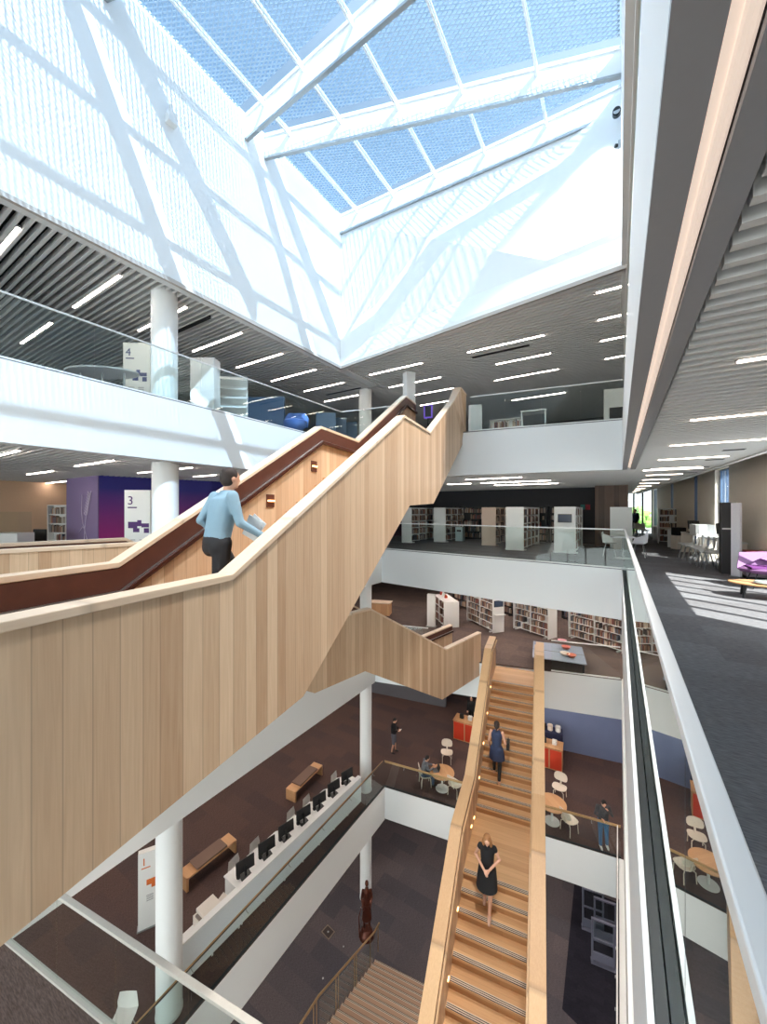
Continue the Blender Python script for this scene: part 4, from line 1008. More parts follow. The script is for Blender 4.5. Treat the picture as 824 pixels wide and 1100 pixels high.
# computer desks
dk = thing('computer_desk', 'long beige computer desk running along the window wall', 'desk', (2.42, 13.35, 0), .057)
m = MB(); m.bx(0, .47, 0, 5.6, .76, .8); m.build('desktop', WHITE2, dk, bevel=.005)
for y in (0, 2.7, 5.54): m = MB(); m.bx(.02, .44, y, y + .06, 0, .76); m.build('panel_leg', BEIGE, dk)
dk2 = thing('computer_desk', 'second computer desk further along the window wall', 'desk', (1.85, 21, 0), .057)
m = MB(); m.bx(0, .45, 0, 4.5, .76, .8); m.build('desktop', WHITE2, dk2)
for y in (0, 4.44): m = MB(); m.bx(.03, .42, y, y + .06, 0, .76); m.build('panel_leg', WHITE2, dk2)
t = thing('desk_divider', 'bright white divider box on the computer desk', 'divider', (2.3, 16.2, .8), .057)
m = MB(); m.bx(-.1, .4, 0, .03, 0, .36); m.build('end_panel', mat('bright_white', (248, 248, 248), .4), t); m = MB(); m.bx(-.1, .4, .03, .9, 0, .36); m.build('body', WHITE2, t)
def monitor(label, loc, rz, grp=None, w=.5, h=.32, lift=.14):
    t = thing('computer_monitor', label, 'monitor', loc, rz, grp)
    m = MB(); m.box((0, 0, lift + h / 2), (w, .03, h), rx=.08); s = m.build('display', BLK, t)
    m = MB(); m.box((0, -.017, lift + h / 2), (w - .04, .006, h - .04), rx=.08); m.build('screen', SCREEN, s)
    m = MB(); m.bx(-.03, .03, .015, .05, .01, lift + h / 2); m.build('stand', BLK, t)
    m = MB(); m.bx(-.16, .16, -.1, .16, 0, .015); m.build('foot', BLK, t)
    return t
for k, y in enumerate((13.85, 14.35, 14.95)):
    monitor('dark monitor on the beige computer desk, %s from the white totem' % ('first', 'second', 'third')[k], (2.6, y, .8), -PI / 2 - .5, 'monitors on the window desks')
for k, y in enumerate((17.5, 18.0, 18.5)):
    monitor('dark monitor beyond the white divider box, %s from it' % ('first', 'second', 'third')[k], (2.38, y, .8), -PI / 2 - .5, 'monitors on the window desks')
def shell_chair(name, label, loc, rz, grp, mt=PLASTIC, leg=STEEL, sh=.45):
    t = thing(name, label, 'chair', loc, rz, grp)
    m = MB()
    R_ = []
    prof = [(-.22, .0), (-.1, -.02), (.1, -.015), (.19, .03), (.225, .16), (.245, .36)]
    n = 9; vs = []; 
    for th_ in (0, .012):
        for (y, z) in prof:
            for j in range(n):
                f = (j / (n - 1) - .5) * 2; ww = .23 - (.04 if z > .2 else 0)
                vs.append((f * ww, y - (.05 * f * f if z > .1 else 0), sh + z + .05 * f * f + th_))
    k = len(prof); fs = []
    for i in range(k - 1):
        for j in range(n - 1):
            a = i * n + j; fs.append((a, a + 1, a + n + 1, a + n)); b = a + k * n; fs.append((b, b + n, b + n + 1, b + 1))
    for i in range(k - 1):
        for j in (0, n - 1): a = i * n + j; fs.append((a, a + n, a + n + k * n, a + k * n))
    for j in range(n - 1):
        for i in (0, k - 1): a = i * n + j; fs.append((a, a + 1, a + 1 + k * n, a + k * n))
    m.add(vs, fs); m.build('seat_shell', mt, t, smooth=True)
    for (x, y) in ((-.2, -.2), (.2, -.2), (-.2, .2), (.2, .2)):
        m = MB(); m.tube([(x * .5, y * .5, sh - .0), (x, y, 0)], .011, 6); m.build('leg', leg, t)
    return t
ordn = ('first', 'second', 'third', 'fourth', 'fifth', 'sixth', 'seventh', 'eighth', 'ninth')
c0 = shell_chair('shell_chair', 'white shell chair tucked at the computer desk, first from the totem', (2.2, 13.75, 0), -PI / 2 + .1, 'white shell chairs at the computer desks')
for k in range(1, 6):
    c = copy_tree(c0); c.location = (2.2 - .057 * k * .62, 13.75 + k * .62, 0); c.rotation_euler.z = -PI / 2 + random.uniform(-.25, .25)
    c['label'] = 'white shell chair tucked at the computer desk, %s from the totem' % ordn[k]
# litter bin, shelf and chairs
q = P(729, 589.8, 0)
t = thing('litter_bin', 'beige litter bin with black lid beside the aisle bookshelf', 'bin', tuple(q), .5)
m = MB(); m.bx(-.2, .2, -.2, .2, 0, .58); m.build('body', BEIGE, t, bevel=.02); m = MB(); m.bx(-.19, .19, -.19, .19, .58, .92); m.build('lid', BLK, t, bevel=.03)
q = P(711, 583.7, 0)
shelf_range('low bookshelf standing in the window aisle behind the litter bin', (q.x - .12, q.y + .3, 0), .0, 1.15, .6, 1.75, 5, faces=(-1,), group='', feet=False)
q = P(669, 600, 0)
t = thing('cafe_table', 'white square table between two white armchairs by the third floor corner', 'table', (q.x, q.y, 0), .1)
m = MB(); m.bx(-.35, .35, -.35, .35, .72, .745); m.build('tabletop', LIL, t, bevel=.005); m = MB(); m.cyl((0, 0, .02), (0, 0, .72), .03); m.build('pedestal', STEEL, t); m = MB(); m.cyl((0, 0, 0), (0, 0, .02), .25, n=20); m.build('foot', STEEL, t)
for k, (u, v, rz, lb) in enumerate(((654.5, 597.5, PI / 2, 'white armchair left of the small corner table'), (687, 598.5, -PI / 2 - .2, 'lilac-white armchair right of the small corner table'))):
    q = P(u, v, 0); t = shell_chair('armchair', lb, (q.x, q.y, 0), rz, None, mt=(PLASTIC, LIL)[k], sh=.46)
    for s in (-1, 1): m = MB(); m.plate([(s * .25, -.18, .5), (s * .25, .2, .5), (s * .25, .22, .8), (s * .25, -.1, .68)], (.02 * s, 0, 0)); m.build('armrest', (PLASTIC, LIL)[k], t, bevel=.006)
# far end furniture
for k, (x, y) in enumerate(((1.25, 27.5), (1.3, 26.4), (1.1, 28.6))):
    shell_chair('shell_chair', 'white shell chair by the far end windows, %s' % ('middle', 'nearest', 'furthest')[k], (x, y, 0), .4 + k, None)
# lounge corner
t = thing('coffee_table', 'low oval oak coffee table with black legs in the sunlit carpet', 'table', (2.43, 9.75, 0), -.08)
m = MB(); m.loft([((0, 0, .25), .6, .36), ((0, 0, .275), .62, .38), ((0, 0, .285), .61, .37)], 36); m.build('tabletop', W_TABLE, t, smooth=True)
for (x, y) in ((-.42, -.2), (-.4, .22), (.42, -.2), (.42, .22)): m = MB(); m.tube([(x * .92, y * .9, .25), (x, y, 0)], [.03, .018], 8); m.build('leg', BLK, t)
m = MB(); m.loft([((0, 0, 0), .2, .15), ((0, 0, .03), .25, .19), ((0, 0, .06), .22, .17)], 20); tag(m.build('cushion', mat('sage_grey', (150, 156, 152), .9), loc=(2.38, 9.6, .286), smooth=True), 'grey round cushion lying on the oval coffee table', 'cushion')
t = thing('lounge_chair', 'purple felt lounge chair with angular shell beside the coffee table', 'chair', (2.62, 11.0, 0), .1); t.scale = (.74, .8, .95)
m = MB(); m.loft([((0, 0, .33), .3, .3), ((0, 0, .36), .52, .45), ((0, .02, .42), .6, .5), ((0, .02, .46), .5, .42)], 8); m.build('seat', PURPLEF, t, bevel=.02)
m = MB(); m.plate([(-.62, -.1, .42), (-.42, .36, .74), (.35, .4, .78), (.62, -.1, .45), (.45, .25, .42), (-.42, .25, .40)], (0, .06, .02)); m.build('backrest', mat('purple_light', (140, 106, 146), 1, spec=.1), t, bevel=.015)
m = MB(); m.box((0, -.12, .47), (.8, .45, .05), rx=.05); m.build('seat_cushion', mat('purple_deep', (100, 54, 108), 1, spec=.1), t, bevel=.02)
for (x, y) in ((-.35, -.3), (.35, -.3), (-.35, .3), (.35, .3)): m = MB(); m.tube([(x * .6, y * .6, .36), (x, y, 0)], .012, 6); m.build('leg', BLK, t)
t = thing('low_sofa', 'low grey bench sofa with red top edge against the window wall', 'sofa', (2.78, 12.3, 0), -.05)
m = MB(); m.bx(-.16, .2, 0, .5, .05, .62); m.build('body', mat('lilac_grey', (170, 156, 170), .8), t, bevel=.02); m = MB(); m.bx(-.16, .2, 0, .5, .62, .66); m.build('top_edge', RED, t, bevel=.01)
m = MB(); m.bx(-.14, .2, .04, .45, 0, .05); m.build('plinth', BLK, t)

# ---------------------------------------------------------------- first floor
# benches
def bench(label, a, b, w=.5):
    L = (b - a).length; t = thing('bench', label, 'bench', (a.x, a.y, Z1), ang2(a, b), 'oak benches with brown cushions')
    m = MB(); m.bx(0, L, -w / 2, w / 2, .38, .44); m.build('seat_board', W_TABLE, t, bevel=.015)
    for x in (0, L - .08): m = MB(); m.bx(x, x + .08, -w / 2, w / 2, 0, .40); m.build('leg_panel', W_TABLE, t, bevel=.015)
    m = MB(); m.bx(.35, L - .35, -w / 2 + .01, w / 2 - .01, .44, .50); m.build('cushion', BROWNC, t, bevel=.015)
bench('oak bench with brown cushion, the upper one beyond the service counter', P(312, 849, Z1 + .44), P(342, 820, Z1 + .44))
bench('oak bench with brown cushion, the lower one nearer the round column', P(196, 940, Z1 + .44), P(250, 898, Z1 + .44))
# service counter
ca, cb = P(194, 1017, Z1 + 1.1), P(388, 835, Z1 + 1.1)
ang = ang2(ca, cb); L = (cb - ca).length
ct = thing('service_counter', 'long white service counter with raised front along the first floor edge', 'counter', (ca.x, ca.y, Z1), ang)
m = MB(); m.bx(0, L, .0, .04, .12, 1.1); m.build('front_panel', mat('counter_white', (238, 244, 250), .35), ct)
m = MB(); m.bx(0, L, -.02, .16, 1.1, 1.13); m.build('ledge', WHITE2, ct, bevel=.003)
mon_px = [(253.7, 944), (282, 916.5), (306, 893), (326.5, 884.5), (346.6, 864), (363, 848), (374.6, 835)]
ts = []
for (u, v) in mon_px:
    q = P(u, v + 6, Z1 + .95); rel = (q - Vector((ca.x, ca.y, q.z))); ts.append(rel.dot((cb - ca).normalized()))
ts = sorted(ts)
print('counter', L, ts)
step = (L - 1.75) / 7
for k in range(7):
    x0 = 1.75 + k * step
    m = MB(); m.plate([(x0, .04, .92), (x0 + step, .04, .92), (x0 + step, .62, .92), (x0 + step * .45, .92, .92), (x0, .92, .92)], (0, 0, .04)); ws = m.build('workstation', WHITE2, ct, bevel=.004)
    m = MB(); m.bx(x0 + .02, x0 + .06, .06, .88, 0, .92); m.build('side_panel', WHITE2, ws)
m = MB(); m.bx(0, 1.7, .04, .7, .55, .59); m.build('low_shelf', WHITE2, ct)
for x in (0, .85, 1.66): m = MB(); m.bx(x, x + .04, .04, .68, 0, .55); m.build('side_panel', WHITE2, ct)
d_ = (cb - ca).normalized(); n_ = Vector((-d_.y, d_.x, 0))
mw = None
for k in range(7):
    x0 = 1.75 + k * step
    p = ca + d_ * (x0 + step * .5) + n_ * .42
    where = ('nearest the printer', 'second from the printer', 'third from the printer', 'in the middle of the row', 'third from the far column', 'second from the far column', 'nearest the far column')[k]
    monitor('black computer monitor on the white service counter, %s' % where, (p.x, p.y, Z1 + .96), ang + PI - .22, 'monitors on the service counter', w=.56, h=.36)
    p2 = ca + d_ * (x0 + step * .8) + n_ * 1.15
    if k in (0, 3, 4, 1, 6):
        shell_chair('shell_chair', 'white shell chair behind the service counter, by the monitor %s' % where, (p2.x, p2.y, Z1), ang + .15, 'chairs behind the service counter', sh=.42)
    p3 = ca + d_ * (x0 + step * .28) + n_ * .5
    m = MB(); m.loft([((0, 0, 0), .06, .06), ((0, 0, .05), .07, .07), ((0, 0, .12), .03, .05), ((0, 0, .16), .03, .04)], 12)
    tag(m.build('barcode_scanner', BLK, loc=(p3.x, p3.y, Z1 + .96), smooth=True), 'small dark scanner on the counter beside the monitor %s' % where, 'scanner', 'scanners on the service counter')
p = ca + d_ * .95 + n_ * .38
t = thing('office_printer', 'cream multifunction printer at the near end of the service counter', 'printer', (p.x, p.y, Z1 + .59), ang)
CR = mat('cream_plastic', (222, 214, 204), .45)
m = MB(); m.bx(-.28, .32, -.28, .3, 0, .28); m.build('body', CR, t, bevel=.02)
m = MB(); m.bx(-.2, .3, -.2, .28, .32, .42); m.build('scanner_unit', CR, t, bevel=.02)
m = MB(); m.bx(-.26, .1, -.24, .2, .28, .32); m.build('paper_slot', mat('slot_grey', (120, 110, 104), .5), t)
m = MB(); m.bx(.1, .3, -.27, -.2, .36, .44); m.build('control_panel', BLK, t)
m = MB(); m.box((.45, 0, .2), (.3, .4, .03), ry=-.4); m.build('paper_tray', CR, t)
p = ca + d_ * .3 + n_ * .36
t = thing('office_phone', 'black desk phone and tray between the column and the printer', 'phone', (p.x, p.y, Z1 + .59), ang)
m = MB(); m.box((0, 0, .04), (.3, .35, .06), rx=.1); m.build('body', BLK, t, bevel=.01); m = MB(); m.tube([(-.1, -.14, .1), (-.12, 0, .13), (-.1, .14, .1)], .025, 8); m.build('handset', BLK, t, smooth=True)

# plywood lounge chairs and round tables
CREAM = mat('cream_ply', (226, 212, 196), .45, noise=.05)
def ply_chair(label, loc, rz, legm=PLASTIC):
    t = thing('plywood_chair', label, 'chair', loc, rz, 'cream plywood chairs at the round tables')
    m = MB()
    def pad(cx, cy, cz, rx, rz_, vert):
        n, k = 16, 5; vs = []
        for th_ in (0, .014):
            for i in range(k + 1):
                rr = i / k
                for j in range(n):
                    a = 2 * PI * j / n
                    ca_, sa = math.copysign(abs(math.cos(a)) ** .7, math.cos(a)), math.copysign(abs(math.sin(a)) ** .7, math.sin(a))
                    x, s = rx * rr * ca_, rz_ * rr * sa
                    if vert: vs.append((cx + x, cy - .5 * x * x * 1.6 + th_ + s * .2, cz + s))
                    else: vs.append((cx + x, cy + s, cz + .5 * x * x + (.3 * s * s if s < 0 else .2 * s * s) + th_))
        q = (k + 1) * n; fs = []
        for L_ in range(2):
            for i in range(k):
                for j in range(n):
                    a = L_ * q + i * n + j; b_ = L_ * q + i * n + (j + 1) % n
                    fs.append((a, b_, b_ + n, a + n) if L_ == 0 else (a, a + n, b_ + n, b_))
        for j in range(n): a = k * n + j; b_ = k * n + (j + 1) % n; fs.append((a, b_, b_ + q, a + q))
        m.add(vs, fs)
    pad(0, 0, .42, .28, .25, False); m.build('seat', CREAM, t, smooth=True)
    m = MB(); pad(0, .27, .74, .26, .17, True); m.build('backrest', CREAM, t, smooth=True)
    m = MB(); m.tube([(0, -.1, .41), (0, .2, .42), (0, .27, .56), (0, .28, .72)], [.03, .035, .035, .03], 8); m.build('spine', CREAM, t, smooth=True)
    for (x, y) in ((-.2, -.2), (.2, -.2), (-.22, .22), (.22, .22)): m = MB(); m.tube([(x * .4, y * .6, .42), (x * .95, y * .95, .34), (x, y * 1.05, 0)], .016, 8); m.build('leg', CREAM, t, smooth=True)
    return t
def round_table(label, loc, r=.5):
    t = thing('round_table', label, 'table', loc, .8, 'round oak cafe tables')
    m = MB(); m.cyl((0, 0, .70), (0, 0, .73), r, n=40); m.build('tabletop', W_TABLE, t, bevel=.005)
    m = MB(); m.cyl((0, 0, .02), (0, 0, .70), .04, n=14); m.build('pedestal', WHITE2, t, smooth=True); m = MB(); m.cyl((0, 0, 0), (0, 0, .02), .28, n=24); m.build('foot', WHITE2, t)
ta, tb = P(475, 829, Z1 + .73), P(593, 862, Z1 + .73)
round_table('round oak cafe table left of the amber stair with a person sitting at it', (ta.x, ta.y, Z1), .52)
round_table('round oak cafe table partly hidden behind the right rail of the amber stair', (tb.x, tb.y, Z1), .52)
q = P(480, 818, Z1); ply_chair('cream plywood chair beyond the left round table', (q.x, q.y, Z1), PI + .35 - PI)
q = P(489, 853, Z1); ply_chair('cream plywood chair nearest the amber stair at the left round table', (q.x, q.y, Z1), PI * .95)
cs = P(457, 843, Z1); ply_chair('white plywood chair under the person seated at the left round table', (cs.x, cs.y, Z1), PI * .72)
q = P(601, 857, Z1); ply_chair('cream plywood chair beyond the right round table', (q.x, q.y, Z1), -.1)
q = P(612, 893, Z1); ply_chair('cream plywood chair on the near side of the right round table', (q.x, q.y, Z1), PI * .8)
# red kiosks
for (u, v, lb, w_) in ((499, 797, 'left of the amber stair', 1.2), (590, 826, 'right of the amber stair', 1.1)):
    q = P(u, v, Z1); t = thing('checkout_kiosk', 'red fronted oak checkout counter seen %s' % lb, 'counter', (q.x, q.y, Z1), TS - PI / 2 - .1)
    m = MB(); m.bx(-w_ / 2, w_ / 2, 0, .7, 0, .98); m.build('body', W_TABLE, t, bevel=.01)
    for j in range(2): m = MB(); m.bx(-w_ / 2 + j * w_ / 2 + .03, -w_ / 2 + (j + 1) * w_ / 2 - .03, -.02, 0, .06, .92); m.build('door', RED, t)
    m = MB(); m.bx(-w_ / 2 - .02, w_ / 2 + .02, -.03, .72, .98, 1.01); m.build('top', W_TABLE, t)
    for j in (-.25, .2): m = MB(); m.box((j, .35, 1.11), (.2, .2, .2)); m.build('scanner_unit', (BLK, PLASTIC)[j > 0], t, bevel=.02)
q = P(590, 809, Z1); t = thing('return_cabinet', 'navy cabinet with bins behind the right red counter', 'cabinet', (q.x + .1, q.y - .35, Z1), TS - PI / 2)
m = MB(); m.bx(-.6, .55, 0, .6, 0, 1.2); m.build('body', mat('navy', (34, 40, 72), .6), t); 
for j, c in ((-.3, BLK), (.0, CREAM), (.35, PLASTIC)): m = MB(); m.cyl((j, .3, 1.2), (j, .3, 1.45), .12, n=14); m.build('canister', c, t)
# chair seen through the lower left glass
q = P(132, 1118, Z1); t = shell_chair('shell_chair', 'white chair seen through the glass in the lower left corner', (q.x, q.y, Z1), .6, None)

# ---------------------------------------------------------------- ground floor
m = MB(); a, b, c, d = P(617, 950, Z0), P(700, 985, Z0), P(700, 1180, Z0), P(604, 1084, Z0)
m.poly([(a.x, a.y), (b.x, b.y), (c.x, c.y), (d.x, d.y)], Z0, Z0 + .012); tag(m.build('entry_mat', MAT_RIB), 'large dark ribbed entrance mat on the ground floor', 'mat')
FRM = mat('gate_frame', (104, 106, 124), .4)
for k, (u, v, lb) in enumerate(((637, 1000, 'furthest'), (640, 997, 'second'), (650, 1012, 'third'), (648, 1037, 'nearest'))):
    if k == 1: continue
    q = P(u, v, Z0); t = thing('security_gate', '%s grey framed security gate standing on the dark entrance mat' % lb, 'gate', tuple(q), TS + PI / 2 + .0, 'security gates')
    for x in (-.35, .35): m = MB(); m.bx(x - .03, x + .03, -.04, .04, 0, 1.6); m.build('post', FRM, t)
    m = MB(); m.bx(-.35, .35, -.04, .04, 1.55, 1.6); m.bx(-.35, .35, -.03, .03, .85, .89); m.build('crossbar', FRM, t)
    m = MB(); m.bx(-.32, .32, -.03, .03, .1, .38); m.build('base_panel', FRM, t); m = MB(); m.bx(-.4, .4, -.12, .12, 0, .03); m.build('foot', FRM, t)
    m = MB(); m.bx(-.32, .32, -.006, .006, .38, 1.55); m.build('pane', GLASS, t)
a, b, c, d = P(352, 993, Z0), P(360, 1001, Z0), P(353, 1010, Z0), P(345, 1001, Z0)
t = thing('floor_hatch', 'small framed access hatch set in the dark ground floor', 'hatch', tuple((a + c) / 2), 0)
o_ = Vector(((a + c) / 2)); o_.z = 0
m = MB(); m.poly([((p.x - o_.x), (p.y - o_.y)) for p in (a, b, c, d)], 0, .008); m.build('frame', mat('hatch_brass', (140, 124, 108), .4, .5), t)
m = MB(); m.poly([((p.x - o_.x) * .8, (p.y - o_.y) * .8) for p in (a, b, c, d)], .008, .012); m.build('lid', mat('hatch_lid', (60, 48, 46), .6), t)
m = MB(); m.cyl((0, 0, .012), (0, 0, .02), .035, n=12); m.build('lift_ring', STEEL, t)
for (u, v) in ((369, 1017), (347, 1051), (388, 975)):
    q = P(u, v, Z0); m = MB(); m.cyl((0, 0, 0), (0, 0, .012), .03, n=12); tag(m.build('floor_stud', STEEL, loc=tuple(q)), 'tiny round metal stud set in the ground floor', 'stud', 'floor studs')

# ---- books: the largest in view as things, the rest as one mass
cam_v = Vector((0, 0, CZ))
BOOKS.sort(key=lambda b: -((b[3]) * b[1] / (b[0].translation - cam_v).length_squared) * (1 if b[5] else .1))
def in_frame(p):
    d = p.x * FWD.x + p.y * FWD.y
    if d < 1: return False
    u = 412 + F * (p.x * RGT.x + p.y * RGT.y) / d; v = H0 - F * (p.z - CZ) / d
    if not (0 < u < 664 and 0 < v < 1100): return False
    if p.z < 0:                              # under the third floor edge
        edge = H0 + (76.9 + (u - 412.8) * .1612) if u > 412 else 1e9
        return v > edge + 2 and 400 < u < 663
    return p.z < 1.6
vis = [b for b in BOOKS if in_frame(b[0].translation)]; rest = [b for b in BOOKS if not in_frame(b[0].translation)]
protos = {}
def book_mesh(i):
    if i not in protos:
        m = MB(); m.bx(-.5, .5, -.5, .5, -.5, .5); o = m.build('book', BOOKC[i]); protos[i] = o.data; bpy.data.objects.remove(o)
    return protos[i]
for b in vis[:300]:
    o = bpy.data.objects.new('book', book_mesh(b[4])); COL.objects.link(o)
    o.matrix_world = b[0] @ Matrix.Diagonal((b[1], b[2], b[3], 1))
    up = b[0].translation.z < 0
    tag(o, 'upright book packed in a row on a second floor white bookshelf' if up else 'upright book packed in a row on a third floor bookshelf', 'book', 'books on the second floor shelves' if up else 'books on the third floor shelves')
m = MB()
for b in vis[300:] + rest:
    vs_ = [b[0] @ Vector((i * b[1] / 2, j * b[2] / 2, k * b[3] / 2)) for k in (-1, 1) for (i, j) in ((-1, -1), (1, -1), (1, 1), (-1, 1))]
    m.add(vs_, [(0, 3, 2, 1), (4, 5, 6, 7), (0, 1, 5, 4), (1, 2, 6, 5), (2, 3, 7, 6), (3, 0, 4, 7)], b[4])
print('books', len(vis), len(rest))
tag(m.build('books', BOOKC, fix=False), 'many small upright books filling the remaining library shelves', 'books', kind='stuff')
# trees beyond the end windows
for k, (x, y, h) in enumerate(((-2, 46, 3.2), (1.5, 52, 3.6), (5, 48, 3.0))):
    t = thing('tree', '%s green tree outside beyond the far end windows' % ('left', 'middle', 'right')[k], 'tree', (x, y, -2.5))
    m = MB(); m.tube([(0, 0, 0), (.1, 0, 2.2)], [.2, .12], 8); m.build('trunk', MATS['brown_wall'], t)
    m = MB()
    for j in range(60):
        a = random.uniform(0, 6.28); r = random.uniform(0, 1.6); z = random.uniform(2, h + .6)
        m.ell((r * math.cos(a), r * math.sin(a), z), (random.uniform(.3, .6), random.uniform(.3, .6), random.uniform(.25, .5)), 7, 5)
    m.build('crown', GREENC, t)
# ---------------------------------------------------------------- people
def fuse(name, mb, mt, parent, voxel=.013, smooth=6):
    o = mb.build(name, mt, parent)
    r = o.modifiers.new('r', 'REMESH'); r.mode = 'VOXEL'; r.voxel_size = voxel; r.use_smooth_shade = True
    s = o.modifiers.new('s', 'SMOOTH'); s.iterations = smooth; s.factor = .5
    return o
def limb(m, pts, rad, n=10): 
    m.tube(pts, rad, n)
    for p, r in zip(pts, rad): m.ell(p, (r, r, r), 10, 7)
def hand(m, w, d, side, palm=None, curl=.5, s=1.0):
    """wrist w, pointing d; five fingers curling"""
    w, d = Vector(w), Vector(d).normalized()
    a = d.cross(Vector((0, 0, 1))); a = a.normalized() if a.length > .1 else Vector((side, 0, 0))
    b = a.cross(d)
    m.ell(w + d * .045 * s, (.03 * s,) * 3, 8, 6); m.ell(w + d * .065 * s + a * .012, (.026 * s,) * 3, 8, 6); m.ell(w + d * .065 * s - a * .012, (.026 * s,) * 3, 8, 6)
    for k, (off, L) in enumerate(((-.028, .062), (-.010, .074), (.009, .070), (.027, .054))):
        p0 = w + d * .075 * s + a * off * s; p1 = p0 + (d * .6 - b * .4 * curl).normalized() * L * .5 * s; p2 = p1 + (d * .3 - b * curl).normalized() * L * .5 * s
        m.tube([p0, p1, p2], [.0105 * s, .0095 * s, .008 * s], 6)
    t0 = w + d * .03 * s - a * .026 * s * side
    m.tube([t0, t0 + (d * .5 - a * side * .7 - b * .2).normalized() * .035 * s, t0 + (d * .9 - a * side * .5 - b * .4).normalized() * .062 * s], [.014 * s, .012 * s, .009 * s], 6)
def person(label, loc, rz, J, skin=SKIN, top=None, topm=None, bottom=None, botm=None, shoem=BLK, hairm=BLK, hair='short', female=False, voxel=.013, bare_arms=False, scale=1.0, sleeve=1.0, headrot=(0, 0), name='person', legm=None):
    t = thing(name, label, 'person' if name == 'person' else 'statue', loc, rz); t.scale = (scale,) * 3
    j = dict(pel=(0, 0, .95), chest=(0, 0, 1.28), neck=(0, 0, 1.46), head=(0, .02, 1.60),
             shL=(-.18, 0, 1.42), elL=(-.23, -.02, 1.14), wrL=(-.22, .08, .90), shR=(.18, 0, 1.42), elR=(.23, -.02, 1.14), wrR=(.22, .08, .90),
             hiL=(-.09, 0, .93), knL=(-.1, .03, .50), anL=(-.1, -.02, .09), hiR=(.09, 0, .93), knR=(.1, .03, .50), anR=(.1, -.02, .09))
    j.update(J); j = {k: Vector(v) for k, v in j.items()}
    if female:
        for k in ('shL', 'shR'): j[k].x *= .9
    H = Matrix.Rotation(headrot[0], 3, 'Z') @ Matrix.Rotation(headrot[1], 3, 'X'); hc = j['head']
    m = MB()
    # head with jaw, nose, ears, eye hollows left by brow and cheeks
    m.ell(hc + H @ Vector((0, 0, .02)), (.072, .092, .098), 16, 11, M=H); m.ell(hc + H @ Vector((0, .022, -.045)), (.056, .066, .066), 14, 9, M=H)
    m.ell(hc + H @ Vector((0, .096, -.012)), (.013, .018, .024), 8, 6, M=H); m.ell(hc + H @ Vector((0, .082, .028)), (.05, .014, .012), 10, 6, M=H)
    m.ell(hc + H @ Vector((0, .084, -.05)), (.024, .01, .008), 8, 6, M=H); m.ell(hc + H @ Vector((0, .075, -.088)), (.02, .016, .014), 8, 6, M=H)
    for s in (-1, 1): m.ell(hc + H @ Vector((s * .074, -.005, -.005)), (.012, .022, .032), 8, 6, M=H)
    limb(m, [j['neck'] - Vector((0, 0, .05)), j['neck'] + (hc - j['neck']) * .5], [.06, .05])
    tw = .8 if female else 1
    sp = j['chest'] - j['pel']
    m.loft([(j['pel'] - Vector((0, 0, .1)), .14, .10), (j['pel'], .165, .115), (j['pel'] + sp * .4, .135 * tw, .10), (j['chest'], .165 * tw, .115), ((j['chest'] + j['neck']) / 2 + Vector((0, 0, .02)), .17 * tw, .10), (j['neck'], .07, .06)], 18)
    for s in 'LR':
        sg = -1 if s == 'L' else 1
        limb(m, [j['sh' + s], j['el' + s], j['wr' + s]], [.046 * (tw + 1) / 2 + .002, .038, .028])
        d = j['wr' + s] - j['el' + s]; hand(m, j['wr' + s], d, sg)
        limb(m, [j['hi' + s], (j['hi' + s] + j['kn' + s]) / 2, j['kn' + s]], [.085, .07, .055]); 
        mid = j['kn' + s].lerp(j['an' + s], .35); limb(m, [j['kn' + s], mid, j['an' + s]], [.052, .05, .034])
        m.tube([j['an' + s] + Vector((0, -.04, -.05)), j['an' + s] + Vector((0, .07, -.06)), j['an' + s] + Vector((0, .16, -.07))], [.036, .036, .022], 8)
    fuse('body', m, skin, t, voxel)
    g = .014
    if topm:
        m = MB()
        m.loft([(j['pel'] + Vector((0, 0, -.06 if top != 'tucked' else .0)), .172, .125), (j['pel'] + sp * .3, .15 * tw + g, .115 + g), (j['chest'], .172 * tw + g, .125 + g), ((j['chest'] + j['neck']) / 2 + Vector((0, 0, .02)), .172 * tw + g, .108 + g), (j['neck'].lerp(j['chest'], .22), .12, .085), (j['neck'] + Vector((0, 0, .02)), .068, .064)], 18)
        for s in 'LR':
            if sleeve >= 1: limb(m, [j['sh' + s], j['el' + s], j['el' + s].lerp(j['wr' + s], .93)], [.058 * tw + .006, .05, .038])
            elif sleeve > 0: limb(m, [j['sh' + s], j['sh' + s].lerp(j['el' + s], sleeve)], [.048, .046])
        fuse('top', m, topm, t, voxel)
    if legm:
        m = MB()
        for s in 'LR': limb(m, [j['hi' + s], j['hi' + s].lerp(j['kn' + s], .5), j['kn' + s], j['kn' + s].lerp(j['an' + s], .97)], [.09, .078, .062, .046])
        fuse('leggings', m, legm, t, voxel)
    if botm and bottom in ('trousers', 'shorts'):
        m = MB()
        for s_ in (-1, 1): m.ell(j['pel'] + Vector((s_ * .08, -.025, -.06)), (.09, .088, .11), 12, 8)
        m.loft([(j['pel'] + Vector((0, 0, .06)), .16, .118), (j['pel'] - Vector((0, 0, .02)), .178, .13), (j['pel'] - Vector((0, 0, .12)), .15, .11)], 18)
        for s in 'LR':
            if bottom == 'trousers': limb(m, [j['hi' + s], j['hi' + s].lerp(j['kn' + s], .5), j['kn' + s], j['kn' + s].lerp(j['an' + s], .95)], [.1, .086, .07, .056])
            else: limb(m, [j['hi' + s], j['hi' + s].lerp(j['kn' + s], .5), j['kn' + s]], [.1, .09, .078])
        fuse('trousers' if bottom == 'trousers' else 'shorts', m, botm, t, voxel)
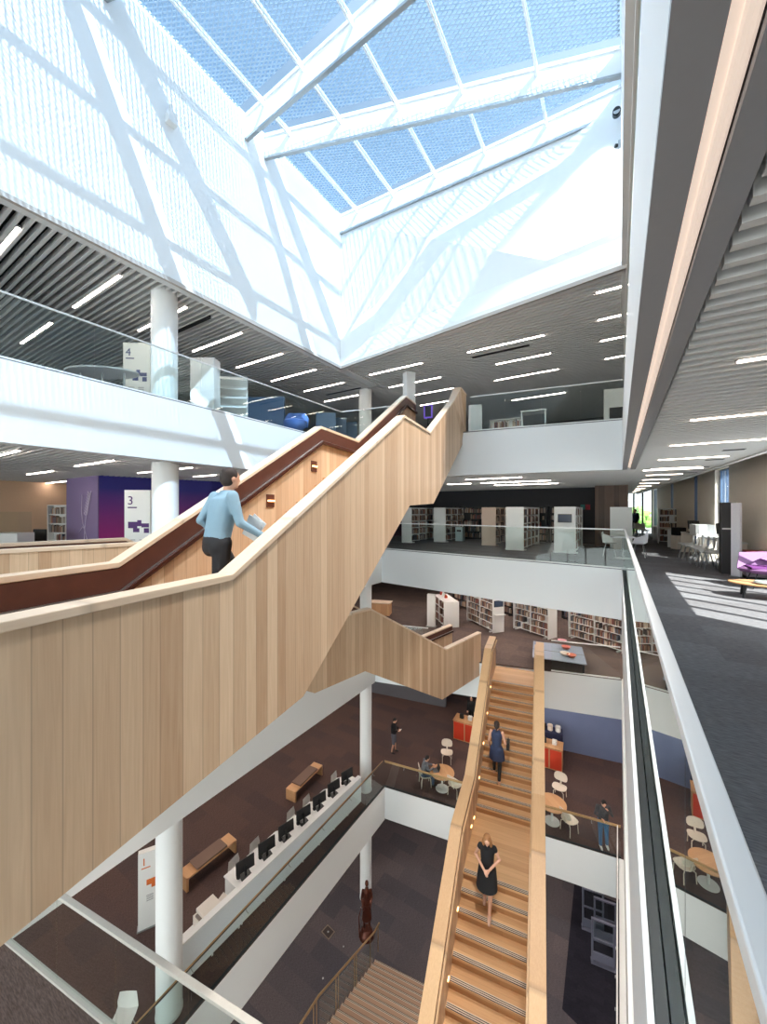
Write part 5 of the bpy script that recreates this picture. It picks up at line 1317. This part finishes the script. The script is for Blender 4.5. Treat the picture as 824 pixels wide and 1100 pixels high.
    if botm and bottom == 'dress':
        kc = (j['knL'] + j['knR']) / 2 + Vector((0, 0, .05))
        m = MB(); m.loft([(j['pel'] + sp * .35, .14 * tw + g, .112), (j['pel'], .185, .145), (j['pel'].lerp(kc, .5), .21, .17), (kc, .225, .185)], 22); 
        fuse('skirt', m, botm, t, voxel)
    m = MB()
    for s in 'LR':
        m.tube([j['an' + s] + Vector((0, -.055, -.05)), j['an' + s] + Vector((0, .07, -.055)), j['an' + s] + Vector((0, .18, -.068))], [.042, .043, .028], 8)
    o = fuse('shoes', m, shoem, t, voxel, 3)
    m = MB()
    m.ell(hc + H @ Vector((0, -.014, .035)), (.082, .094, .092), 16, 11, M=H); m.ell(hc + H @ Vector((0, -.035, -.01)), (.076, .075, .08), 14, 9, M=H)
    if hair == 'long':
        m.loft([(hc + H @ Vector((0, -.06, -.26)), .085, .04), (hc + H @ Vector((0, -.05, -.1)), .1, .062), (hc + H @ Vector((0, -.03, .0)), .088, .08)], 14)
        for s in (-1, 1): m.tube([hc + H @ Vector((s * .07, .02, .03)), hc + H @ Vector((s * .078, .03, -.08)), hc + H @ Vector((s * .07, .03, -.18))], [.036, .038, .026], 8)
    if hair == 'pony':
        m.tube([hc + H @ Vector((0, -.09, .05)), hc + H @ Vector((0, -.13, -.02)), hc + H @ Vector((0, -.12, -.14))], [.035, .035, .012], 8)
    fuse('hair', m, hairm, t, .012, 4)
    return t
HB = mat('hair_dark_brown', (44, 32, 28), .7, noise=.3, scale=60); HK = mat('hair_black', (16, 14, 14), .7); HBL = mat('hair_honey', (150, 104, 64), .65, noise=.25, scale=50)
dirS = TS - PI / 2                            # a figure's +y turned to the stair direction
# man climbing the big stair
tt, yy = 2.95, 3.1
zf = rise + (tt - 2.6) * rise / run + .02
q = S(tt, yy, zf)
man = person('man in light blue shirt and dark trousers climbing the big oak stair with papers', tuple(q), dirS - .35,
    dict(pel=(0, -.02, .95), chest=(0, .05, 1.28), neck=(0, .09, 1.46), head=(0.02, .12, 1.60), shL=(-.18, .04, 1.41), elL=(-.25, -.08, 1.16), wrL=(-.24, .1, .98), shR=(.19, .06, 1.41), elR=(.27, .10, 1.14), wrR=(.37, .30, 1.0),
         hiL=(-.09, 0, .93), knL=(-.1, .22, .62), anL=(-.1, .2, .26), hiR=(.09, 0, .93), knR=(.1, -.04, .5), anR=(.1, -.2, .12)),
    top='tucked', topm=mat('pale_blue_shirt', (128, 158, 176), .8, noise=.08, scale=6), bottom='trousers', botm=mat('charcoal_trousers', (34, 34, 38), .8), hairm=HB)
m = MB(); m.box((.0, 0, 0), (.17, .005, .24)); m.box((.02, .01, .02), (.17, .005, .24), ry=.2)
o = m.build('papers', mat('paper', (222, 226, 228), .7)); w_ = S(tt, yy, zf); R_ = Matrix.Rotation(dirS - .35, 3, 'Z'); o.location = w_ + R_ @ Vector((.2, .27, 1.08)); o.rotation_euler = (.2, .5, dirS + .2)
tag(o, 'loose white papers held by the man on the big stair', 'papers')
# woman going up the amber stair
def on_main(u, v, steps_from_top):           # tread k below the second floor
    t = 13.27 - RN * steps_from_top + .13; z = CZ - 5.81 - RS * steps_from_top
    return t, z
t_, z_ = on_main(0, 0, 10); yl = .95
q = S(t_, 1.13, z_)
NAVY = mat('navy_dress', (44, 56, 86), .8, noise=.2, scale=12)
person('woman in sleeveless navy dress climbing the amber stair, seen from behind', tuple(q), dirS,
    dict(knL=(-.08, .16, .60), anL=(-.08, .1, .25), knR=(.08, .02, .48), anR=(.08, -.12, .10), elR=(.24, -.02, 1.14), wrR=(.24, .16, 1.02), elL=(-.22, .0, 1.13), wrL=(-.22, .14, .93)),
    top='loose', topm=NAVY, bottom='dress', botm=NAVY, legm=HK, shoem=mat('tan_shoes', (190, 150, 120), .5), hairm=HB, hair='pony', female=True, sleeve=0, scale=.94)
q2 = q + Matrix.Rotation(dirS, 3, 'Z') @ Vector((.28, .22, 1.02))
t = thing('handbag', 'black handbag in the right hand of the woman in navy', 'bag', tuple(q2), dirS); m = MB(); m.bx(-.04, .04, -.13, .13, -.2, 0); m.build('body', BLK, t, bevel=.02); m = MB(); m.tube([(0, -.08, 0), (0, -.06, .08), (0, .06, .08), (0, .08, 0)], .008, 6); m.build('strap', BLK, t)
# woman coming down
t_ = 8.21 - RN * 1 + .05; z_ = zl - RS * 2
q = S(t_ - .1, 1.02, z_)
BD = mat('black_dress', (20, 20, 24), .85)
person('woman with honey-coloured hair in black short-sleeved dress walking down the amber stair', tuple(q), dirS + PI + .08,
    dict(shL=(-.165, 0, 1.39), shR=(.165, 0, 1.39), elL=(-.25, -.03, 1.14), wrL=(-.06, .20, 1.07), elR=(.25, -.03, 1.14), wrR=(.06, .21, 1.05), head=(0, .07, 1.58), knL=(-.07, .14, .52), anL=(-.05, .16, .10), knR=(.08, .1, .58), anR=(.06, -.1, .24)),
    top='loose', topm=BD, bottom='dress', botm=BD, shoem=mat('nude_shoes', (206, 170, 150), .5), hairm=HBL, hair='long', female=True, sleeve=.24, headrot=(0, -.45), scale=.94)
# standing reader
q = P(423, 808, Z1)
person('person in black hoodie and grey shorts standing on the first floor reading a phone', tuple(q), -1.4,
    dict(elL=(-.24, .02, 1.16), wrL=(-.1, .25, 1.15), elR=(.24, .02, 1.16), wrR=(.1, .25, 1.15), head=(0, .06, 1.59), anL=(-.13, .04, .09), anR=(.13, -.06, .09)),
    top='loose', topm=mat('black_hoodie', (22, 22, 26), .9), bottom='shorts', botm=mat('grey_shorts', (90, 92, 104), .9), hairm=HK, voxel=.016, headrot=(0, -.5))
m = MB(); m.bx(-.04, .04, -.005, .005, -.07, .07); o = m.build('phone', PLASTIC); o.location = Vector(q) + Matrix.Rotation(-1.4, 3, 'Z') @ Vector((0, .35, 1.18)); o.rotation_euler = (-.8, 0, -1.4); tag(o, 'white phone held by the standing reader in black', 'phone')
# person on the phone by the right
q = P(648, 909, Z1)
DJ = mat('dark_patterned_jacket', (66, 68, 72), .8, noise=.95, scale=26); JE = mat('blue_jeans', (78, 112, 150), .9, noise=.15)
person('person in dark patterned jacket and blue jeans standing at the right on the first floor', tuple(q), PI + .35,
    dict(elL=(-.28, .04, 1.16), wrL=(-.1, .14, 1.40), elR=(.27, .02, 1.15), wrR=(.12, .2, 1.12), head=(0, .07, 1.58), anL=(-.12, 0, .09), anR=(.1, .06, .09)),
    top='loose', topm=DJ, bottom='trousers', botm=JE, shoem=PLASTIC, hairm=HK, voxel=.014, headrot=(0, -.5))
# seated person
person('person in grey and black top sitting at the left round table with a laptop', (cs.x, cs.y, Z1 - .0), PI * .72 + PI,
    dict(pel=(0, -.1, .52), chest=(0, -.02, .84), neck=(0, .03, 1.02), head=(0, .09, 1.15), shL=(-.18, .0, .98), shR=(.18, 0, .98), elL=(-.23, .1, .76), elR=(.23, .1, .76), wrL=(-.12, .34, .78), wrR=(.12, .34, .78),
         hiL=(-.09, -.06, .50), hiR=(.09, -.06, .50), knL=(-.12, .34, .50), knR=(.12, .34, .50), anL=(-.12, .36, .09), anR=(.14, .30, .09)),
    top='loose', topm=mat('grey_shirt', (108, 112, 120), .9, noise=.5, scale=8), bottom='trousers', botm=mat('slate_jeans', (80, 96, 120), .9), hairm=HK, voxel=.015, headrot=(0, -.4))
d2 = (Vector((ta.x, ta.y, 0)) - Vector((cs.x, cs.y, 0))).normalized(); lp = Vector((ta.x, ta.y, 0)) - d2 * .3
t = thing('laptop', 'dark laptop open on the left round table before the seated person', 'laptop', (lp.x, lp.y, Z1 + .731), PI * .72 + PI)
m = MB(); m.bx(-.16, .16, -.11, .11, 0, .015); m.build('keyboard_deck', STEEL, t); m = MB(); m.box((0, .15, .11), (.32, .012, .22), rx=-.3); m.build('lid', DSTEEL, t)
# far figures
x, y = D(682.5, 24.3)
person('person in dark blue standing before the far end windows', (x, y, 0), 2.4, dict(), top='loose', topm=mat('dark_blue_top', (34, 44, 70), .9), bottom='trousers', botm=mat('dark_jeans', (26, 30, 44), .9), hairm=HB, voxel=.02)
q = P(504, 785, Z1)
person('person in black standing behind the red counter left of the amber stair', (q.x, q.y + .4, Z1), PI, dict(), top='loose', topm=mat('black_top', (18, 18, 20), .9), bottom='trousers', botm=BLK, hairm=HK, voxel=.02)
# bronze statue
q = P(394, 1006, Z0); BZ = mat('statue_bronze', (92, 50, 38), .35, .6, noise=.4, scale=9)
t = thing('bronze_statue', 'tall dark bronze statue of a slender standing figure on the ground floor', 'statue', tuple(q), PI + .6)
m = MB()
limb(m, [(0, 0, 1.3), (0, .02, 1.75), (0, .02, 1.95)], [.13, .12, .06]); m.ell((0, .03, 2.1), (.075, .09, .12)); m.ell((0, .1, 2.09), (.015, .02, .02))
for s in (-1, 1):
    limb(m, [(s * .15, 0, 1.8), (s * .2, .0, 1.5), (s * .14, .15, 1.28)], [.055, .045, .035]); hand(m, (s * .14, .15, 1.28), (0, .3, -1), s)
    limb(m, [(s * .08, 0, 1.3), (s * .1, .05 * s, .85), (s * .1, .0, .38)], [.1, .07, .045]); m.tube([(s * .1, -.05, .34), (s * .1, .16, .33)], [.045, .03], 8)
m.loft([((0, 0, .7), .2, .17), ((0, 0, 1.1), .16, .13), ((0, 0, 1.35), .13, .11)], 16)
fuse('figure', m, BZ, t, .018)
m = MB(); m.loft([((0, 0, 0), .3, .28), ((0, 0, .16), .27, .26), ((0, 0, .3), .2, .18), ((0, 0, .34), .16, .15)], 14); m.build('plinth', BZ, t, bevel=.02)
m = MB(); m.tube([(.28, .1, .1), (.3, .1, .9), (.2, .12, 1.3)], [.03, .02, .015], 8); m.build('staff', BZ, t, smooth=True)
t = thing('spotlight', 'added round steel housing for a fill spot, on the right skylight wall above the frame', 'spotlight', (.0, 3.0, CZ + 9.4))
m = MB(); m.cyl((.06, 0, 0), (-.1, 0, 0), .05, n=14); m.build('bracket', STEEL, t)  # housing added to go with the second fill spot
m = MB(); m.cyl((-.12, -.07, .05), (-.12, .07, .1), .085, .09, n=18); m.build('lamp_head', DSTEEL, t, smooth=True)
# ---------------------------------------------------------------- light and camera
w = bpy.data.worlds.new('sky'); sc.world = w; w.use_nodes = True
nt = w.node_tree; bg = nt.nodes['Background']
tc = N(nt, 'ShaderNodeTexCoord'); sp = N(nt, 'ShaderNodeSeparateXYZ'); nt.links.new(tc.outputs['Generated'], sp.inputs[0])
rp = N(nt, 'ShaderNodeValToRGB'); nt.links.new(sp.outputs[2], rp.inputs[0])
e = rp.color_ramp.elements; e[0].position = .0; e[0].color = (.9, .95, 1, 1); e[1].position = .7; e[1].color = (.42, .52, .62, 1)
# bright haze around the sun
dt = N(nt, 'ShaderNodeVectorMath', operation='DOT_PRODUCT'); nt.links.new(tc.outputs['Generated'], dt.inputs[0])
SUN = Vector((1, -.6, 1.25)).normalized(); dt.inputs[1].default_value = SUN
mr = N(nt, 'ShaderNodeMapRange'); mr.inputs['From Min'].default_value = .1; mr.inputs['From Max'].default_value = 1; mr.clamp = True
nt.links.new(dt.outputs['Value'], mr.inputs['Value'])
mx = N(nt, 'ShaderNodeMix', data_type='RGBA'); mx.inputs[7].default_value = (2.2, 2.2, 2.2, 1)
nt.links.new(mr.outputs[0], mx.inputs[0]); nt.links.new(rp.outputs[0], mx.inputs[6]); ny = N(nt, 'ShaderNodeMapRange'); ny.inputs['From Min'].default_value = -.25; ny.inputs['From Max'].default_value = -1; ny.inputs['To Max'].default_value = 1.7; nt.links.new(sp.outputs[1], ny.inputs['Value'])
ad = N(nt, 'ShaderNodeMix', data_type='RGBA', blend_type='ADD'); ad.inputs[0].default_value = 1; nt.links.new(mx.outputs[2], ad.inputs[6]); nt.links.new(ny.outputs[0], ad.inputs[7]); nt.links.new(ad.outputs[2], bg.inputs[0])
bg.inputs[1].default_value = 1.5
sd = bpy.data.lights.new('sun', 'SUN'); sd.energy = 13; sd.angle = math.radians(.4); sd.color = (1, .97, .93)
so = bpy.data.objects.new('sun', sd); COL.objects.link(so); so.rotation_euler = SUN.to_track_quat('Z', 'Y').to_euler()
def spot(name, loc, tgt, e, ang, rad=.35, c=(1, .93, .86)):
    l = bpy.data.lights.new(name, 'SPOT'); l.energy = e; l.spot_size = math.radians(ang); l.spot_blend = .8; l.shadow_soft_size = rad; l.color = c
    o = bpy.data.objects.new(name, l); COL.objects.link(o); o.location = loc; o.rotation_euler = (Vector(loc) - Vector(tgt)).to_track_quat('Z', 'Y').to_euler()
ys = P(668, 116, CZ + 9.4).y
spot('well_fill_spot', (-.25, ys - .3, CZ + 9.3), (-6, 5, -10), 3800, 64)
spot('well_fill_spot', (-.25, 3, CZ + 9.3), (-5, 8, -12), 3800, 64)  # second spot, added as fill for the lower floors
cam = bpy.data.cameras.new('camera'); co = bpy.data.objects.new('camera', cam); COL.objects.link(co)
cam.sensor_fit = 'VERTICAL'; cam.sensor_height = 36; cam.lens = 36 * F / 1100; cam.shift_y = -2 / 1100; cam.clip_start = .02; cam.clip_end = 500
co.location = (0, 0, CZ); co.rotation_euler = (PI / 2, 0, A0)
sc.camera = co
vs = sc.view_settings; vs.view_transform = 'Standard'; vs.look = 'None'; vs.gamma = 1; vs.use_curve_mapping = False; vs.exposure = 0.5
sc.cycles.max_bounces = 12; sc.cycles.diffuse_bounces = 6; sc.cycles.glossy_bounces = 4; sc.cycles.transparent_max_bounces = 24; sc.cycles.transmission_bounces = 6
sc.cycles.sample_clamp_indirect = 6; sc.cycles.caustics_reflective = False; sc.cycles.caustics_refractive = False
sc.cycles.use_denoising = True
